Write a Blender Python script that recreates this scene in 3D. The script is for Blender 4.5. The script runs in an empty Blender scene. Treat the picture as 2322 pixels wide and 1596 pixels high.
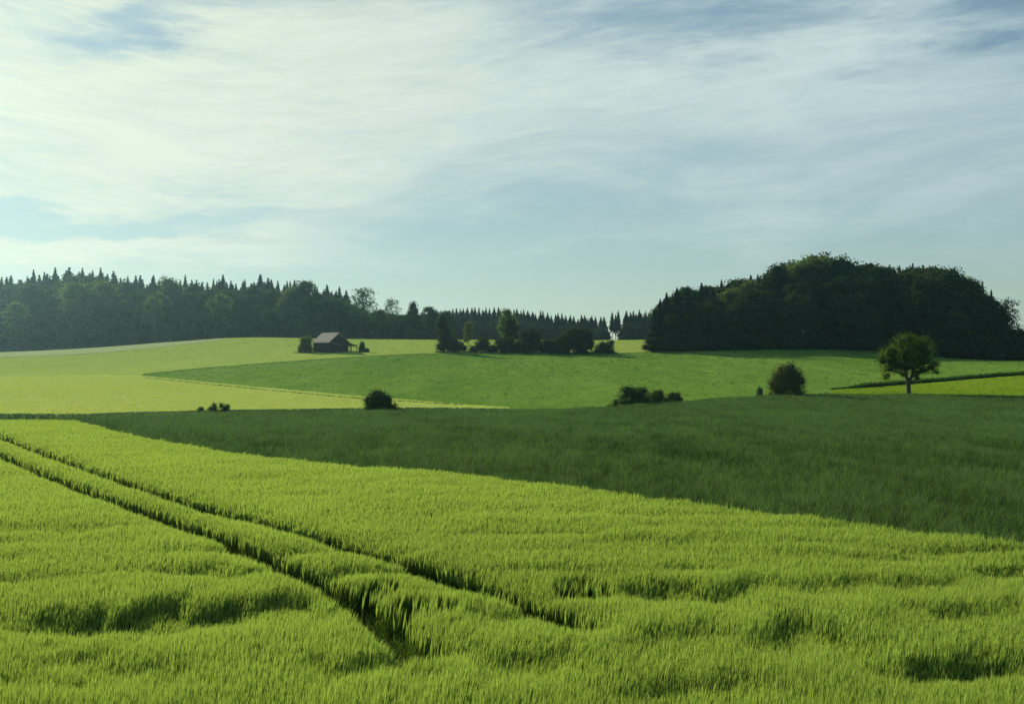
import bpy, bmesh, math
import numpy as np
from mathutils import Vector

sc = bpy.context.scene
col = sc.collection
rng = np.random.default_rng(11)
F = 1123.0; K = 0.441; HY = 810.0          # focal (px of a 1024 frame), scale of the 2322-px survey, eye-level row
SUN_AZ = math.radians(-35); SUN_EL = math.radians(21)

# ------------------------------------------------------------------ terrain
DN = np.array([-200., 30, 50, 70, 115, 150, 200, 250, 300, 340, 380, 430, 520, 750, 1000, 1600])
UN = np.array([-300., 0, 200, 400, 550, 750, 900, 1200, 1500, 1800, 2100, 2322, 2700])
ZT = np.array([
 [-4.8]*13, [-4.8]*13,
 [-4.8,-4.8,-4.8,-4.85,-4.9,-4.95,-4.95,-4.95,-5,-5,-5,-5,-5],
 [-4.8,-4.8,-4.8,-4.95,-5.0,-5.1,-5.1,-5.2,-5.2,-5.2,-5.2,-5.3,-5.3],
 [-5.3,-5.4,-5.5,-5.55,-5.6,-5.7,-5.75,-5.85,-5.75,-5.6,-5.7,-5.9,-6.0],
 [-4.6,-4.7,-4.8,-4.95,-5.1,-5.3,-5.5,-5.4,-5.25,-5.3,-5.5,-5.4,-5.4],
 [-3.4,-3.5,-3.6,-3.8,-3.95,-4.1,-4.2,-4.0,-3.9,-4.0,-3.9,-3.3,-2.8],
 [-2.0,-2.0,-2.1,-2.1,-2.0,-1.9,-1.8,-1.6,-1.7,-1.8,-1.8,-1.3,-1.2],
 [-.8,-.6,-.4,.2,.8,1.4,1.5,1.4,1.5,1.1,-.1,-.7,-.8],
 [.5,.7,1.4,2.9,3.8,4.0,4.1,4.1,4.0,4.2,3.2,1.5,1.2],
 [1.3,1.65,3.0,5.2,6.6,6.2,6.0,5.8,6.0,8.0,7.0,2.6,2.0],
 [1.2,1.5,2.8,5.0,6.3,6.0,5.8,5.4,5.4,8.8,7.2,3.0,2.4],
 [1,1,2,3.6,4.6,4.6,4.4,4,4,5,4.6,3,2.5],
 [4]*13, [3]*13, [0]*13], dtype=float)

def _herm(xs, ys, x):
    """cubic hermite along axis 0; ys (n,...) ; x (m,) and ys may be (n,m)"""
    i = np.clip(np.searchsorted(xs, x) - 1, 0, len(xs) - 2)
    m = np.zeros_like(ys)
    dx = np.diff(xs)
    sl = np.diff(ys, axis=0) / dx.reshape(-1, *([1] * (ys.ndim - 1)))
    m[1:-1] = 0.5 * (sl[1:] + sl[:-1]); m[0] = sl[0]; m[-1] = sl[-1]
    # limit overshoot
    for k in (slice(1, None), ):
        pass
    h = dx[i]; t = (x - xs[i]) / h
    return i, h, t, m

def terrain(x, d):
    x = np.asarray(x, float); d = np.asarray(d, float)
    shp = np.broadcast(x, d).shape
    x = np.broadcast_to(x, shp).ravel(); d = np.broadcast_to(d, shp).ravel()
    U = np.clip(1161 + x / np.maximum(d, 15) * F / K, -300, 2700)
    i, h, t, m = _herm(UN, ZT.T.copy(), U)       # (13,16)
    Y = ZT.T
    h_ = h[:, None]; t_ = t[:, None]
    rows = ((2*t_**3 - 3*t_**2 + 1) * Y[i] + (t_**3 - 2*t_**2 + t_) * h_ * m[i]
            + (-2*t_**3 + 3*t_**2) * Y[i+1] + (t_**3 - t_**2) * h_ * m[i+1])   # (N,16)
    dd = np.clip(d, DN[0], DN[-1] - 1e-6)
    j = np.clip(np.searchsorted(DN, dd) - 1, 0, len(DN) - 2)
    sl = np.diff(rows, axis=1) / np.diff(DN)
    mm = np.zeros_like(rows); mm[:, 1:-1] = 0.5 * (sl[:, 1:] + sl[:, :-1])
    mm[:, 0] = sl[:, 0]; mm[:, -1] = sl[:, -1]; mm[:, 1] = 0
    n = np.arange(len(dd)); hh = np.diff(DN)[j]; t = (dd - DN[j]) / hh
    z = ((2*t**3 - 3*t**2 + 1) * rows[n, j] + (t**3 - 2*t**2 + t) * hh * mm[n, j]
         + (-2*t**3 + 3*t**2) * rows[n, j+1] + (t**3 - t**2) * hh * mm[n, j+1])
    return z.reshape(shp)

def tz(x, d): return float(terrain(np.array([x]), np.array([d]))[0])
def ux(U): return (U - 1161) * K / F               # tangent of the azimuth of a survey column
def ground_at(U, d):
    x = ux(U) * d
    return Vector((x, d, tz(x, d)))
def depth_at(U, Y, off=0.0, d0=20, d1=425):
    """first depth at which the surface (terrain+off) shows at survey row Y in column U"""
    d = np.arange(d0, d1, 0.25)
    z = terrain(ux(U) * d, d) + off
    row = HY - z / d * F / K
    k = np.argmax(row <= Y)
    return float(d[k]) if row[k] <= Y else float(d1)

def lerp_tab(tab):
    xs = np.array([p[0] for p in tab], float); ys = np.array([p[1] for p in tab], float)
    return lambda q: np.interp(q, xs, ys)

def vnoise(x, y, seed=0):
    """value noise 0..1"""
    x = np.asarray(x, float); y = np.asarray(y, float)
    xi = np.floor(x).astype(np.int64); yi = np.floor(y).astype(np.int64)
    fx = x - xi; fy = y - yi
    fx = fx*fx*(3-2*fx); fy = fy*fy*(3-2*fy)
    def hsh(a, b):
        n = (a * 374761393 + b * 668265263 + seed * 974634777) & 0x7fffffff
        n = ((n ^ (n >> 13)) * 1274126177) & 0x7fffffff
        return ((n ^ (n >> 16)) & 0xffff) / 65535.0
    a = hsh(xi, yi); b = hsh(xi+1, yi); c = hsh(xi, yi+1); e = hsh(xi+1, yi+1)
    return (a*(1-fx)+b*fx)*(1-fy) + (c*(1-fx)+e*fx)*fy

# ------------------------------------------------------------------ object helpers
def tag(o, label=None, cat=None, group=None, kind=None):
    if label: o['label'] = label
    if cat: o['category'] = cat
    if group: o['group'] = group
    if kind: o['kind'] = kind
    return o
def link(name, me, parent=None):
    o = bpy.data.objects.new(name, me); col.objects.link(o)
    if parent: o.parent = parent
    return o
def empty(name, loc, rz=0.0, sc_=1.0):
    o = bpy.data.objects.new(name, None); col.objects.link(o)
    o.location = loc; o.rotation_euler = (0, 0, rz)
    o.scale = (sc_, sc_, sc_) if isinstance(sc_, (int, float)) else sc_
    o.empty_display_size = 0.2
    return o
def mesh_np(name, V, Q, mat, tint=None, smooth=False, mats=None, mi=None):
    me = bpy.data.meshes.new(name)
    V = np.ascontiguousarray(V, np.float32); Q = np.ascontiguousarray(Q, np.int32)
    n, k = Q.shape
    me.vertices.add(len(V)); me.vertices.foreach_set('co', V.ravel())
    me.loops.add(n * k); me.loops.foreach_set('vertex_index', Q.ravel())
    me.polygons.add(n)
    me.polygons.foreach_set('loop_start', np.arange(0, n * k, k, dtype=np.int32))
    me.polygons.foreach_set('loop_total', np.full(n, k, np.int32))
    if smooth: me.polygons.foreach_set('use_smooth', np.ones(n, bool))
    if tint is not None:
        a = me.attributes.new('tint', 'FLOAT', 'POINT')
        a.data.foreach_set('value', np.ascontiguousarray(tint, np.float32))
    for m in (mats or [mat]): me.materials.append(m)
    if mi is not None: me.polygons.foreach_set('material_index', np.ascontiguousarray(mi, np.int32))
    me.update(calc_edges=True)
    return me
def bm_mesh(name, bm, mat, smooth=False):
    me = bpy.data.meshes.new(name); bm.to_mesh(me); bm.free()
    me.materials.append(mat)
    if smooth:
        for p in me.polygons: p.use_smooth = True
    return me

# ------------------------------------------------------------------ materials
def newmat(name):
    m = bpy.data.materials.new(name); m.use_nodes = True
    nt = m.node_tree; nt.nodes.clear()
    return m, nt
def nd(nt, t, **kw):
    n = nt.nodes.new(t)
    for k, v in kw.items(): setattr(n, k, v)
    return n
def mathn(nt, op, a, b=None, clamp=False):
    n = nd(nt, 'ShaderNodeMath', operation=op, use_clamp=clamp)
    for i, s in enumerate((a, b)):
        if s is None: continue
        if isinstance(s, (int, float)): n.inputs[i].default_value = s
        else: nt.links.new(s, n.inputs[i])
    return n.outputs[0]
def mixc(nt, f, a, b, blend='MIX'):
    n = nd(nt, 'ShaderNodeMix', data_type='RGBA', blend_type=blend)
    for i, s in ((0, f), (6, a), (7, b)):
        if isinstance(s, (int, float)): n.inputs[i].default_value = s
        elif isinstance(s, tuple): n.inputs[i].default_value = (*s, 1)
        else: nt.links.new(s, n.inputs[i])
    return n.outputs[2]

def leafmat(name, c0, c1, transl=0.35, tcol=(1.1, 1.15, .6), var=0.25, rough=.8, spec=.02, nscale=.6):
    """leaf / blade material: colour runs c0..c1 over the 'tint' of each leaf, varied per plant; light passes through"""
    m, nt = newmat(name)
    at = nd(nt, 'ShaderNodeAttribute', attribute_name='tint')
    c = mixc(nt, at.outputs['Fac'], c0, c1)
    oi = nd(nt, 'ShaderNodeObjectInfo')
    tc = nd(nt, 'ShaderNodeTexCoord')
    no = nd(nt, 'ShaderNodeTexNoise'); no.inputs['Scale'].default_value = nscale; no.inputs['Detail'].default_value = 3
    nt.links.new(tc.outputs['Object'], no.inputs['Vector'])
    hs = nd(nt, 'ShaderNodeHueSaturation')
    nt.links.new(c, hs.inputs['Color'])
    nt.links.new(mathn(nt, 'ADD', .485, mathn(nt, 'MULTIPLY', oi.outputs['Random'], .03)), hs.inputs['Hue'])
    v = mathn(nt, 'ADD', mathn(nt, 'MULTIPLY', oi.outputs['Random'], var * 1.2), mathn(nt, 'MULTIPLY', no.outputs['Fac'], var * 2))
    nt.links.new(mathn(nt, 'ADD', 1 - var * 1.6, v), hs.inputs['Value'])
    p = nd(nt, 'ShaderNodeBsdfPrincipled')
    nt.links.new(hs.outputs[0], p.inputs['Base Color'])
    p.inputs['Roughness'].default_value = rough; p.inputs['Specular IOR Level'].default_value = spec
    tr = nd(nt, 'ShaderNodeBsdfTranslucent')
    nt.links.new(mixc(nt, 1.0, hs.outputs[0], tcol, 'MULTIPLY'), tr.inputs['Color'])
    mx = nd(nt, 'ShaderNodeMixShader'); mx.inputs[0].default_value = transl
    nt.links.new(p.outputs[0], mx.inputs[1]); nt.links.new(tr.outputs[0], mx.inputs[2])
    out = nd(nt, 'ShaderNodeOutputMaterial'); nt.links.new(mx.outputs[0], out.inputs[0])
    return m

def fieldmat(name, stops, s1=.02, s2=.25, stretch=(1, .35, 1), rot=0.0, bump=.12, s3=1.6, transl=0.0):
    """crop or grass sheet: broad patches, streaks along the drilling direction, fine mottling"""
    m, nt = newmat(name)
    tc = nd(nt, 'ShaderNodeTexCoord'); mp = nd(nt, 'ShaderNodeMapping')
    mp.inputs['Scale'].default_value = stretch; mp.inputs['Rotation'].default_value = (0, 0, rot)
    nt.links.new(tc.outputs['Object'], mp.inputs['Vector'])
    ns = []
    for s, dt in ((s1, 3), (s2, 4), (s3, 4)):
        n = nd(nt, 'ShaderNodeTexNoise'); n.inputs['Scale'].default_value = s; n.inputs['Detail'].default_value = dt
        n.inputs['Roughness'].default_value = .6
        nt.links.new(mp.outputs[0], n.inputs['Vector']); ns.append(n.outputs['Fac'])
    f = mathn(nt, 'ADD', mathn(nt, 'MULTIPLY', ns[0], .45), mathn(nt, 'ADD', mathn(nt, 'MULTIPLY', ns[1], .3), mathn(nt, 'MULTIPLY', ns[2], .3)))
    r = nd(nt, 'ShaderNodeValToRGB'); cr = r.color_ramp
    for i, (p, c) in enumerate(stops):
        e = cr.elements[i] if i < 2 else cr.elements.new(p)
        e.position = p; e.color = (*c, 1)
    nt.links.new(f, r.inputs[0])
    p = nd(nt, 'ShaderNodeBsdfPrincipled'); p.inputs['Roughness'].default_value = .85; p.inputs['Specular IOR Level'].default_value = 0
    nt.links.new(r.outputs[0], p.inputs['Base Color'])
    b = nd(nt, 'ShaderNodeBump'); b.inputs['Strength'].default_value = bump; b.inputs['Distance'].default_value = .6
    nt.links.new(mathn(nt, 'ADD', ns[2], mathn(nt, 'MULTIPLY', ns[1], 2)), b.inputs['Height']); nt.links.new(b.outputs[0], p.inputs['Normal'])
    out = nd(nt, 'ShaderNodeOutputMaterial'); nt.links.new(p.outputs[0], out.inputs[0])
    return m

def woodmat(name, c0, c1, scale=(1, 1, 1), rough=.85, bump=.4):
    m, nt = newmat(name)
    tc = nd(nt, 'ShaderNodeTexCoord'); mp = nd(nt, 'ShaderNodeMapping'); mp.inputs['Scale'].default_value = scale
    nt.links.new(tc.outputs['Object'], mp.inputs['Vector'])
    n = nd(nt, 'ShaderNodeTexNoise'); n.inputs['Scale'].default_value = 3; n.inputs['Detail'].default_value = 6
    nt.links.new(mp.outputs[0], n.inputs['Vector'])
    c = mixc(nt, n.outputs['Fac'], c0, c1)
    p = nd(nt, 'ShaderNodeBsdfPrincipled'); p.inputs['Roughness'].default_value = rough; p.inputs['Specular IOR Level'].default_value = .2
    nt.links.new(c, p.inputs['Base Color'])
    b = nd(nt, 'ShaderNodeBump'); b.inputs['Strength'].default_value = bump; b.inputs['Distance'].default_value = .05
    nt.links.new(n.outputs['Fac'], b.inputs['Height']); nt.links.new(b.outputs[0], p.inputs['Normal'])
    out = nd(nt, 'ShaderNodeOutputMaterial'); nt.links.new(p.outputs[0], out.inputs[0])
    return m

M = {}
M['soil'] = fieldmat('soil', [(.3, (.055, .04, .025)), (.7, (.11, .085, .05))], s1=.3, s2=1.5, s3=9, stretch=(1, 1, 1), bump=.6)
M['meadow'] = fieldmat('meadow_grass', [(.36, (.12, .235, .036)), (.5, (.175, .305, .045)), (.66, (.25, .38, .065))], s1=.018, s2=.11, s3=.55, stretch=(1, .15, 1))
M['light'] = fieldmat('light_meadow', [(.36, (.32, .44, .075)), (.5, (.385, .50, .09)), (.66, (.44, .55, .11))], s1=.02, s2=.11, s3=.5, stretch=(1, .15, 1))
M['hay'] = fieldmat('hay_grass', [(.3, (.38, .46, .17)), (.7, (.48, .53, .23))], s1=.03, s2=.15, stretch=(.3, 1, 1))
M['ripe'] = fieldmat('ripening_barley', [(.36, (.46, .57, .13)), (.5, (.51, .61, .15)), (.66, (.56, .64, .17))], s1=.03, s2=.1, s3=.5, stretch=(.6, .2, 1), bump=.04)
M['lime'] = fieldmat('young_barley', [(.36, (.16, .27, .014)), (.5, (.21, .33, .018)), (.66, (.27, .38, .03))], s1=.03, s2=.15, stretch=(.3, 1, 1))
M['wheatsheet'] = fieldmat('wheat_canopy', [(.3, (.018, .045, .012)), (.55, (.032, .07, .018)), (.75, (.05, .10, .026))], s1=.05, s2=.3, stretch=(.5, 1, 1))
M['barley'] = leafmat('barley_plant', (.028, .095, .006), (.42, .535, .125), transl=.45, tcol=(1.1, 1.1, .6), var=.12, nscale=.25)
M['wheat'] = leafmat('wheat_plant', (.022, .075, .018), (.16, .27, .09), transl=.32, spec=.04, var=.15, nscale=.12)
M['grassblade'] = leafmat('meadow_blades', (.07, .18, .022), (.19, .36, .05), transl=.35, var=.15, nscale=.05)
M['weed'] = leafmat('weed_leaves', (.04, .10, .025), (.10, .2, .04), transl=.3, var=.15, nscale=.5)
M['stripgrass'] = leafmat('tall_grass', (.03, .075, .018), (.09, .17, .035), transl=.2, var=.15, nscale=.3)
M['barleyfar'] = leafmat('barley_ears', (.38, .50, .10), (.58, .66, .19), transl=.5, var=.12, nscale=.05)
M['limeblade'] = leafmat('young_grain', (.10, .22, .012), (.22, .36, .03), transl=.35, var=.12, nscale=.05)
M['broad'] = leafmat('broad_leaves', (.016, .042, .013), (.07, .112, .026), transl=.34, var=.46, nscale=.2)
M['pale'] = leafmat('pale_leaves', (.07, .12, .028), (.19, .25, .07), transl=.45, var=.25, nscale=.2)
M['spruce'] = leafmat('spruce_needles', (.010, .028, .014), (.026, .052, .022), transl=.1, var=.3, nscale=.3)
M['maple'] = leafmat('maple_leaves', (.05, .11, .016), (.15, .245, .036), transl=.42, var=.2, nscale=.5)
M['shrub'] = leafmat('shrub_leaves', (.03, .075, .02), (.085, .15, .038), transl=.3, var=.25, nscale=.6)
M['bronze'] = leafmat('dull_olive_leaves', (.085, .12, .042), (.19, .235, .08), transl=.25, var=.25, nscale=.6)
M['willow'] = leafmat('willow_leaves', (.055, .10, .032), (.15, .22, .07), transl=.38, var=.2, nscale=.6)
M['bark'] = woodmat('bark', (.05, .04, .03), (.11, .09, .07), (3, 3, .6))
M['plank'] = woodmat('weathered_planks', (.032, .027, .022), (.07, .058, .046), (4, 4, .5))
M['roof'] = woodmat('old_roof_tiles', (.25, .215, .155), (.37, .325, .25), (2.5, 2.5, 2.5))
M['fascia'] = woodmat('grey_boards', (.25, .22, .19), (.38, .34, .3), (3, 3, 3))

# ------------------------------------------------------------------ ground and field sheets
def grid_mesh(name, X, D, Z, mat):
    r, c = X.shape
    V = np.stack([X.ravel(), D.ravel(), Z.ravel()], 1)
    i = np.arange(r * c).reshape(r, c)
    Q = np.stack([i[:-1, :-1], i[:-1, 1:], i[1:, 1:], i[1:, :-1]], -1).reshape(-1, 4)
    return mesh_np(name, V, Q, mat, smooth=True)

dd = np.concatenate([np.arange(-40, 60, 4), np.arange(60, 440, 5), np.arange(440, 1000, 20), np.linspace(1000, 1500, 12)])
uu = np.linspace(-1.15, 1.15, 230)
D, U_ = np.meshgrid(dd, uu, indexing='ij')
X = U_ * (D + 60)
g = link('ground', grid_mesh('ground', X, D, terrain(X, D), M['soil'])); tag(g, 'brown field soil under the crops', None, kind='structure')

def sheet(name, U0, U1, near, far, h, mat, label, nu=200, nt_=60, skirt=True, rough=0.0, edge=1.6):
    """field surface between two edge curves (depth as a function of column), raised h over the ground, edges closed down to it"""
    us = np.linspace(U0, U1, nu)
    a = np.array([near(u) for u in us]); b = np.array([far(u) for u in us])
    if edge:
        a = a + edge * (vnoise(us * .21, us * 0, 17) - .5) + edge * (vnoise(us * .9, us * 0, 18) - .5); b = b + edge * (vnoise(us * .23, us * 0, 19) - .5) + edge * (vnoise(us * .8, us * 0, 20) - .5)
    t = np.linspace(0, 1, nt_)
    D = a[None] + (b - a)[None] * t[:, None]
    X = ux(us)[None] * D
    Z = terrain(X, D) + h
    if rough: Z = Z + rough * (vnoise(X * .8, D * .5, 3) - .5)
    if skirt:
        D = np.vstack([D[:1], D, D[-1:]]); X = np.vstack([X[:1], X, X[-1:]])
        Zs0 = terrain(X[:1], D[:1]) - .3; Zs1 = terrain(X[-1:], D[-1:]) - .3
        Z = np.vstack([Zs0, Z, Zs1])
    o = link(name, grid_mesh(name, X, D, Z, mat))
    return tag(o, label, kind='structure')

wheat_far = lerp_tab([(-300, 86), (190, 88), (300, 95), (500, 103), (860, 112), (1200, 116), (1400, 122), (1600, 135), (1750, 145), (1900, 150), (2060, 154), (2322, 146), (2700, 140)])
# barley / wheat boundary on the ground plan (x, depth)
BE = [(30, 2.5), (17.5, 15.6), (10.8, 23.7), (5.2, 30.3), (0, 36.4), (-6.5, 42.3), (-13.1, 48.8), (-20, 58), (-26.7, 69), (-29, 74)]
_bx = np.array([p[0] for p in BE][::-1], float); _bd = np.array([p[1] for p in BE][::-1], float)
def barley_edge(x): return np.interp(x, _bx, _bd, left=74, right=2.5)
def in_barley(x, d):
    e = barley_edge(x) + .5 * (vnoise(x * 1.3, d * 1.3, 5) - .5) + .5 * (vnoise(x * 4, d * 4, 6) - .5)
    return (d < e) & (d < 70.5 + 1.2 * (vnoise(x * .4, 0 * x, 8) - .5))

f2_far = lerp_tab([(u, depth_at(u, y, .75)) for u, y in [(-300, 852), (0, 851), (320, 849), (450, 862), (600, 876), (750, 889), (900, 901), (1000, 909), (1120, 917.5), (1160, 919)]])
f2_near = lambda u: float(wheat_far(u)) + (3.0 if u < 1000 else 3.0 - (u - 1000) * .012)
line_d = lerp_tab([(u, depth_at(u, y, .3)) for u, y in [(1880, 882), (2000, 873), (2100, 865), (2200, 857), (2322, 848), (2500, 836)]])
lm_near = lerp_tab([(u, depth_at(u, y, .2)) for u, y in [(320, 847.5), (450, 834), (600, 822), (750, 812), (900, 803), (1000, 800), (1300, 801), (1400, 799.5), (1480, 797)]])
hay_near = lerp_tab([(u, depth_at(u, y, .2)) for u, y in [(-300, 818), (0, 809), (200, 801), (330, 790), (450, 777), (520, 768)]])

sheet('meadow', -700, 3000, lambda u: float(wheat_far(u)) + .8, lambda u: 1450, .10, M['meadow'], 'green meadow rising to the crest of the hill', 320, 260, False, edge=0)
sheet('light_meadow', -300, 1478, lambda u: (float(f2_far(u)) + .5) if u < 320 else float(lm_near(u)), lambda u: 425, .16, M['light'], 'yellowish green meadow strip below the left forest', 420, 90)
sheet('hay_field', -300, 520, hay_near, lambda u: 430, .21, M['hay'], 'pale mown hay field on the left crest', 120, 50)
sheet('barley_field', -300, 1155, f2_near, lambda u: max(float(f2_far(u)), f2_near(u) + .3), .62, M['ripe'], 'pale yellow barley field behind the dark wheat', 420, 70, rough=.03, edge=1.2)
sheet('grain_field', 1885, 2600, lambda u: float(wheat_far(u)) + 1.6, lambda u: max(float(line_d(u)) - .8, float(wheat_far(u)) + 1.8), .22, M['lime'], 'bright lime green field behind the lone tree', 150, 40)

# ------------------------------------------------------------------ crop plants
def blade(x0, y0, z0, ang, L, w, bend, t0, t1, segs=2, lift=1.0):
    """one bent leaf as a strip of quads: verts, quads, tint"""
    V = []; T = []
    ca, sa = math.cos(ang), math.sin(ang)
    for k in range(segs + 1):
        t = k / segs
        r = bend * L * t ** 1.6
        z = z0 + L * lift * (t - .45 * bend * t * t)
        ww = w * (1 - .85 * t) if k else w * .7
        px, py = x0 + ca * r, y0 + sa * r
        V += [(px - sa * ww / 2, py + ca * ww / 2, z), (px + sa * ww / 2, py - ca * ww / 2, z)]
        T += [t0 + (t1 - t0) * t] * 2
    Q = [(2*k, 2*k+1, 2*k+3, 2*k+2) for k in range(segs)]
    return V, Q, T
def merge(parts):
    V = []; Q = []; T = []
    for v, q, t in parts:
        o = len(V); V += v; T += t; Q += [tuple(i + o for i in f) for f in q]
    return np.array(V, float), np.array(Q, int), np.array(T, float)
def barley_tpl(r):
    P = []
    a0 = r.uniform(0, 6.28)
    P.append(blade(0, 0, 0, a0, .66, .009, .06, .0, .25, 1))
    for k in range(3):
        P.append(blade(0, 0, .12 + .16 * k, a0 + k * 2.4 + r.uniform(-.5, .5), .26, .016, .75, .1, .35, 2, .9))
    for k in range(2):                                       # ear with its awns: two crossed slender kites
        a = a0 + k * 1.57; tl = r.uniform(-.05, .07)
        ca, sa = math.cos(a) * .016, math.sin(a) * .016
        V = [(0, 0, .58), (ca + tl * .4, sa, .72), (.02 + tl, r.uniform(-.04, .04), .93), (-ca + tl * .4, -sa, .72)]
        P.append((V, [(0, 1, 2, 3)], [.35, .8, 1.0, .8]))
    return merge(P)
def wheat_tpl(r):
    P = []
    for k in range(6):
        P.append(blade(r.uniform(-.03, .03), r.uniform(-.03, .03), .10 + .04 * k, r.uniform(0, 6.28), r.uniform(.28, .46), .02, r.uniform(.1, .6), .15, r.uniform(.5, 1), 2, .95))
    return merge(P)
def tuft_tpl(r):
    P = []
    for k in range(5):
        P.append(blade(r.uniform(-.1, .1), r.uniform(-.1, .1), 0, r.uniform(0, 6.28), r.uniform(.6, 1.0), .16, r.uniform(.3, .9), .1, r.uniform(.5, 1), 2, .9))
    return merge(P)

def plant_mesh(name, tpls, x, d, z0, sxy, sz, mat, lean=None, dt=None, seed=1, sprd=.12):
    """plants as one mesh: template copies turned, scaled and leaned"""
    r = np.random.default_rng(seed)
    n = len(x); which = r.integers(0, len(tpls), n)
    Vs = []; Qs = []; Ts = []; off = 0
    for k, (V, Q, T) in enumerate(tpls):
        ix = np.nonzero(which == k)[0]; m = len(ix)
        if not m: continue
        a = r.uniform(0, 6.28, m); c, s = np.cos(a)[:, None], np.sin(a)[:, None]
        sx = sxy[ix][:, None]; szz = sz[ix][:, None]
        vx = (V[None, :, 0] * c - V[None, :, 1] * s) * sx
        vy = (V[None, :, 0] * s + V[None, :, 1] * c) * sx
        vz = V[None, :, 2] * szz
        if lean is not None:
            q = (V[None, :, 2] / V[:, 2].max()) ** 1.7
            vx = vx + q * lean[0][ix][:, None]; vy = vy + q * lean[1][ix][:, None]
        W = np.stack([x[ix][:, None] + vx, d[ix][:, None] + vy, z0[ix][:, None] + vz], -1).reshape(-1, 3)
        t = T[None] + (dt[ix][:, None] if dt is not None else 0) + r.uniform(-sprd, sprd, (m, 1))
        Vs.append(W); Ts.append(np.clip(t, 0, 1).ravel())
        Qs.append((Q[None] + (np.arange(m) * len(V))[:, None, None] + off).reshape(-1, 4)); off += m * len(V)
    return mesh_np(name, np.vstack(Vs), np.vstack(Qs), mat, np.concatenate(Ts))

def scatter(d0, d1, u0, u1, dens):
    """random points between two depths and azimuth tangents, dens per square metre"""
    n = int(dens * (u1 - u0) * (d1 * d1 - d0 * d0) / 2)
    d = np.sqrt(rng.uniform(d0 * d0, d1 * d1, n)); u = rng.uniform(u0, u1, n)
    return u * d, d

# tramlines: survey pixels on the plane of the crop tops -> plan
def plan(pts, z=-4.0):
    out = []
    for X_, Y_ in pts:
        d = -z * F / ((Y_ - HY) * K); out.append((ux(X_) * d, d))
    return np.array(out)
TR = [plan([(-400, 918), (-250, 945), (-90, 992), (0, 1029), (60, 1056), (130, 1086), (210, 1117), (300, 1149), (400, 1182), (500, 1218), (600, 1258), (690, 1297), (760, 1332), (830, 1384), (890, 1435), (945, 1472)]),
      plan([(-400, 900), (-250, 922), (-90, 960), (0, 989), (60, 1013), (130, 1039), (210, 1067), (300, 1099), (400, 1130), (500, 1160), (600, 1185), (700, 1210), (800, 1238), (900, 1266), (1000, 1294), (1100, 1328), (1180, 1358), (1250, 1388), (1312, 1418)])]
def poly_dist(P, x, d):
    best = np.full(len(x), 1e9)
    for (ax, ay), (bx, by) in zip(P[:-1], P[1:]):
        L2 = (bx-ax)**2 + (by-ay)**2
        t = np.clip(((x-ax)*(bx-ax) + (d-ay)*(by-ay)) / L2, 0, 1)
        best = np.minimum(best, np.hypot(x - ax - t*(bx-ax), d - ay - t*(by-ay)))
    return best
# hollows in the crop: far rim (survey), depth of the hollow, how far it fades towards the railway
DIPS = [([(-60, 1412), (0, 1408), (200, 1396), (400, 1378), (600, 1366), (680, 1362), (735, 1385)], .62, 1.1),
        ([(1300, 1345), (1420, 1335), (1600, 1340), (1750, 1335)], .5, 1.0),
        ([(1680, 1445), (1760, 1432), (1880, 1440), (2000, 1475)], .6, .9),
        ([(1560, 1345), (1750, 1335), (1900, 1325), (2100, 1312), (2330, 1285)], .36, .9),
        ([(1380, 1450), (1700, 1455)], .34, .8), ([(1000, 1490), (1350, 1500)], .32, .7), ([(650, 1520), (980, 1525)], .36, .6),
        ([(1950, 1520), (2340, 1500)], .42, .7), ([(2000, 1390), (2340, 1370)], .36, .9), ([(1020, 1395), (1200, 1400)], .3, .8),
        ([(250, 1290), (560, 1300)], .2, .8), ([(1250, 1235), (1700, 1225)], .2, 1.2), ([(1500, 1275), (2330, 1245)], .2, 1.0),
        ([(0, 1510), (420, 1525)], .28, .7), ([(1350, 1560), (1800, 1570)], .36, .6)]
def crop_height(x, d):
    h = .84 + .09 * (vnoise(x * .35, d * .28, 21) - .5) + .06 * (vnoise(x * 1.1, d * .9, 22) - .5)
    near = np.clip((34 - d) / 14, 0, 1)
    h = h - near * .24 * np.clip(vnoise(x * .17 + 7, d * .95, 31) * .8 + vnoise(x * 1.3, d * 1.7, 32) * .2 - .52, 0, 1) * 2
    U = 1161 + x / d * F / K
    for pts, A, w in DIPS:
        px = np.array([p[0] for p in pts], float)
        df = np.array([4.0 * F / ((p[1] - HY) * K) for p in pts])
        f = np.interp(U, px, df) + .8 * (vnoise(x * .9, x * 0, 41) - .5) + .7 * (vnoise(x * 3, x * 0, 42) - .5)
        fd = .45 * (px[-1] - px[0]); lat = np.clip((U - px[0] + 40) / fd, 0, 1) * np.clip((px[-1] + 40 - U) / (fd if px[0] > 900 else 80), 0, 1)
        dl = f - d
        h = h - .56 * A * lat * np.where(dl > 0, np.exp(-(dl / (1.5 * w)) ** 2), np.exp(-(dl / .4) ** 2)) * (.7 + .3 * vnoise(x * 1.2, d * 1.2, 43)) * .84
    return np.clip(h, .2, 1.2)
BARE = [(plan([(930, 1478)], -4.75)[0], .75, .3), (plan([(1315, 1425)], -4.75)[0], .55, .25), (plan([(850, 1425)], -4.75)[0], .4, .35)]

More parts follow.
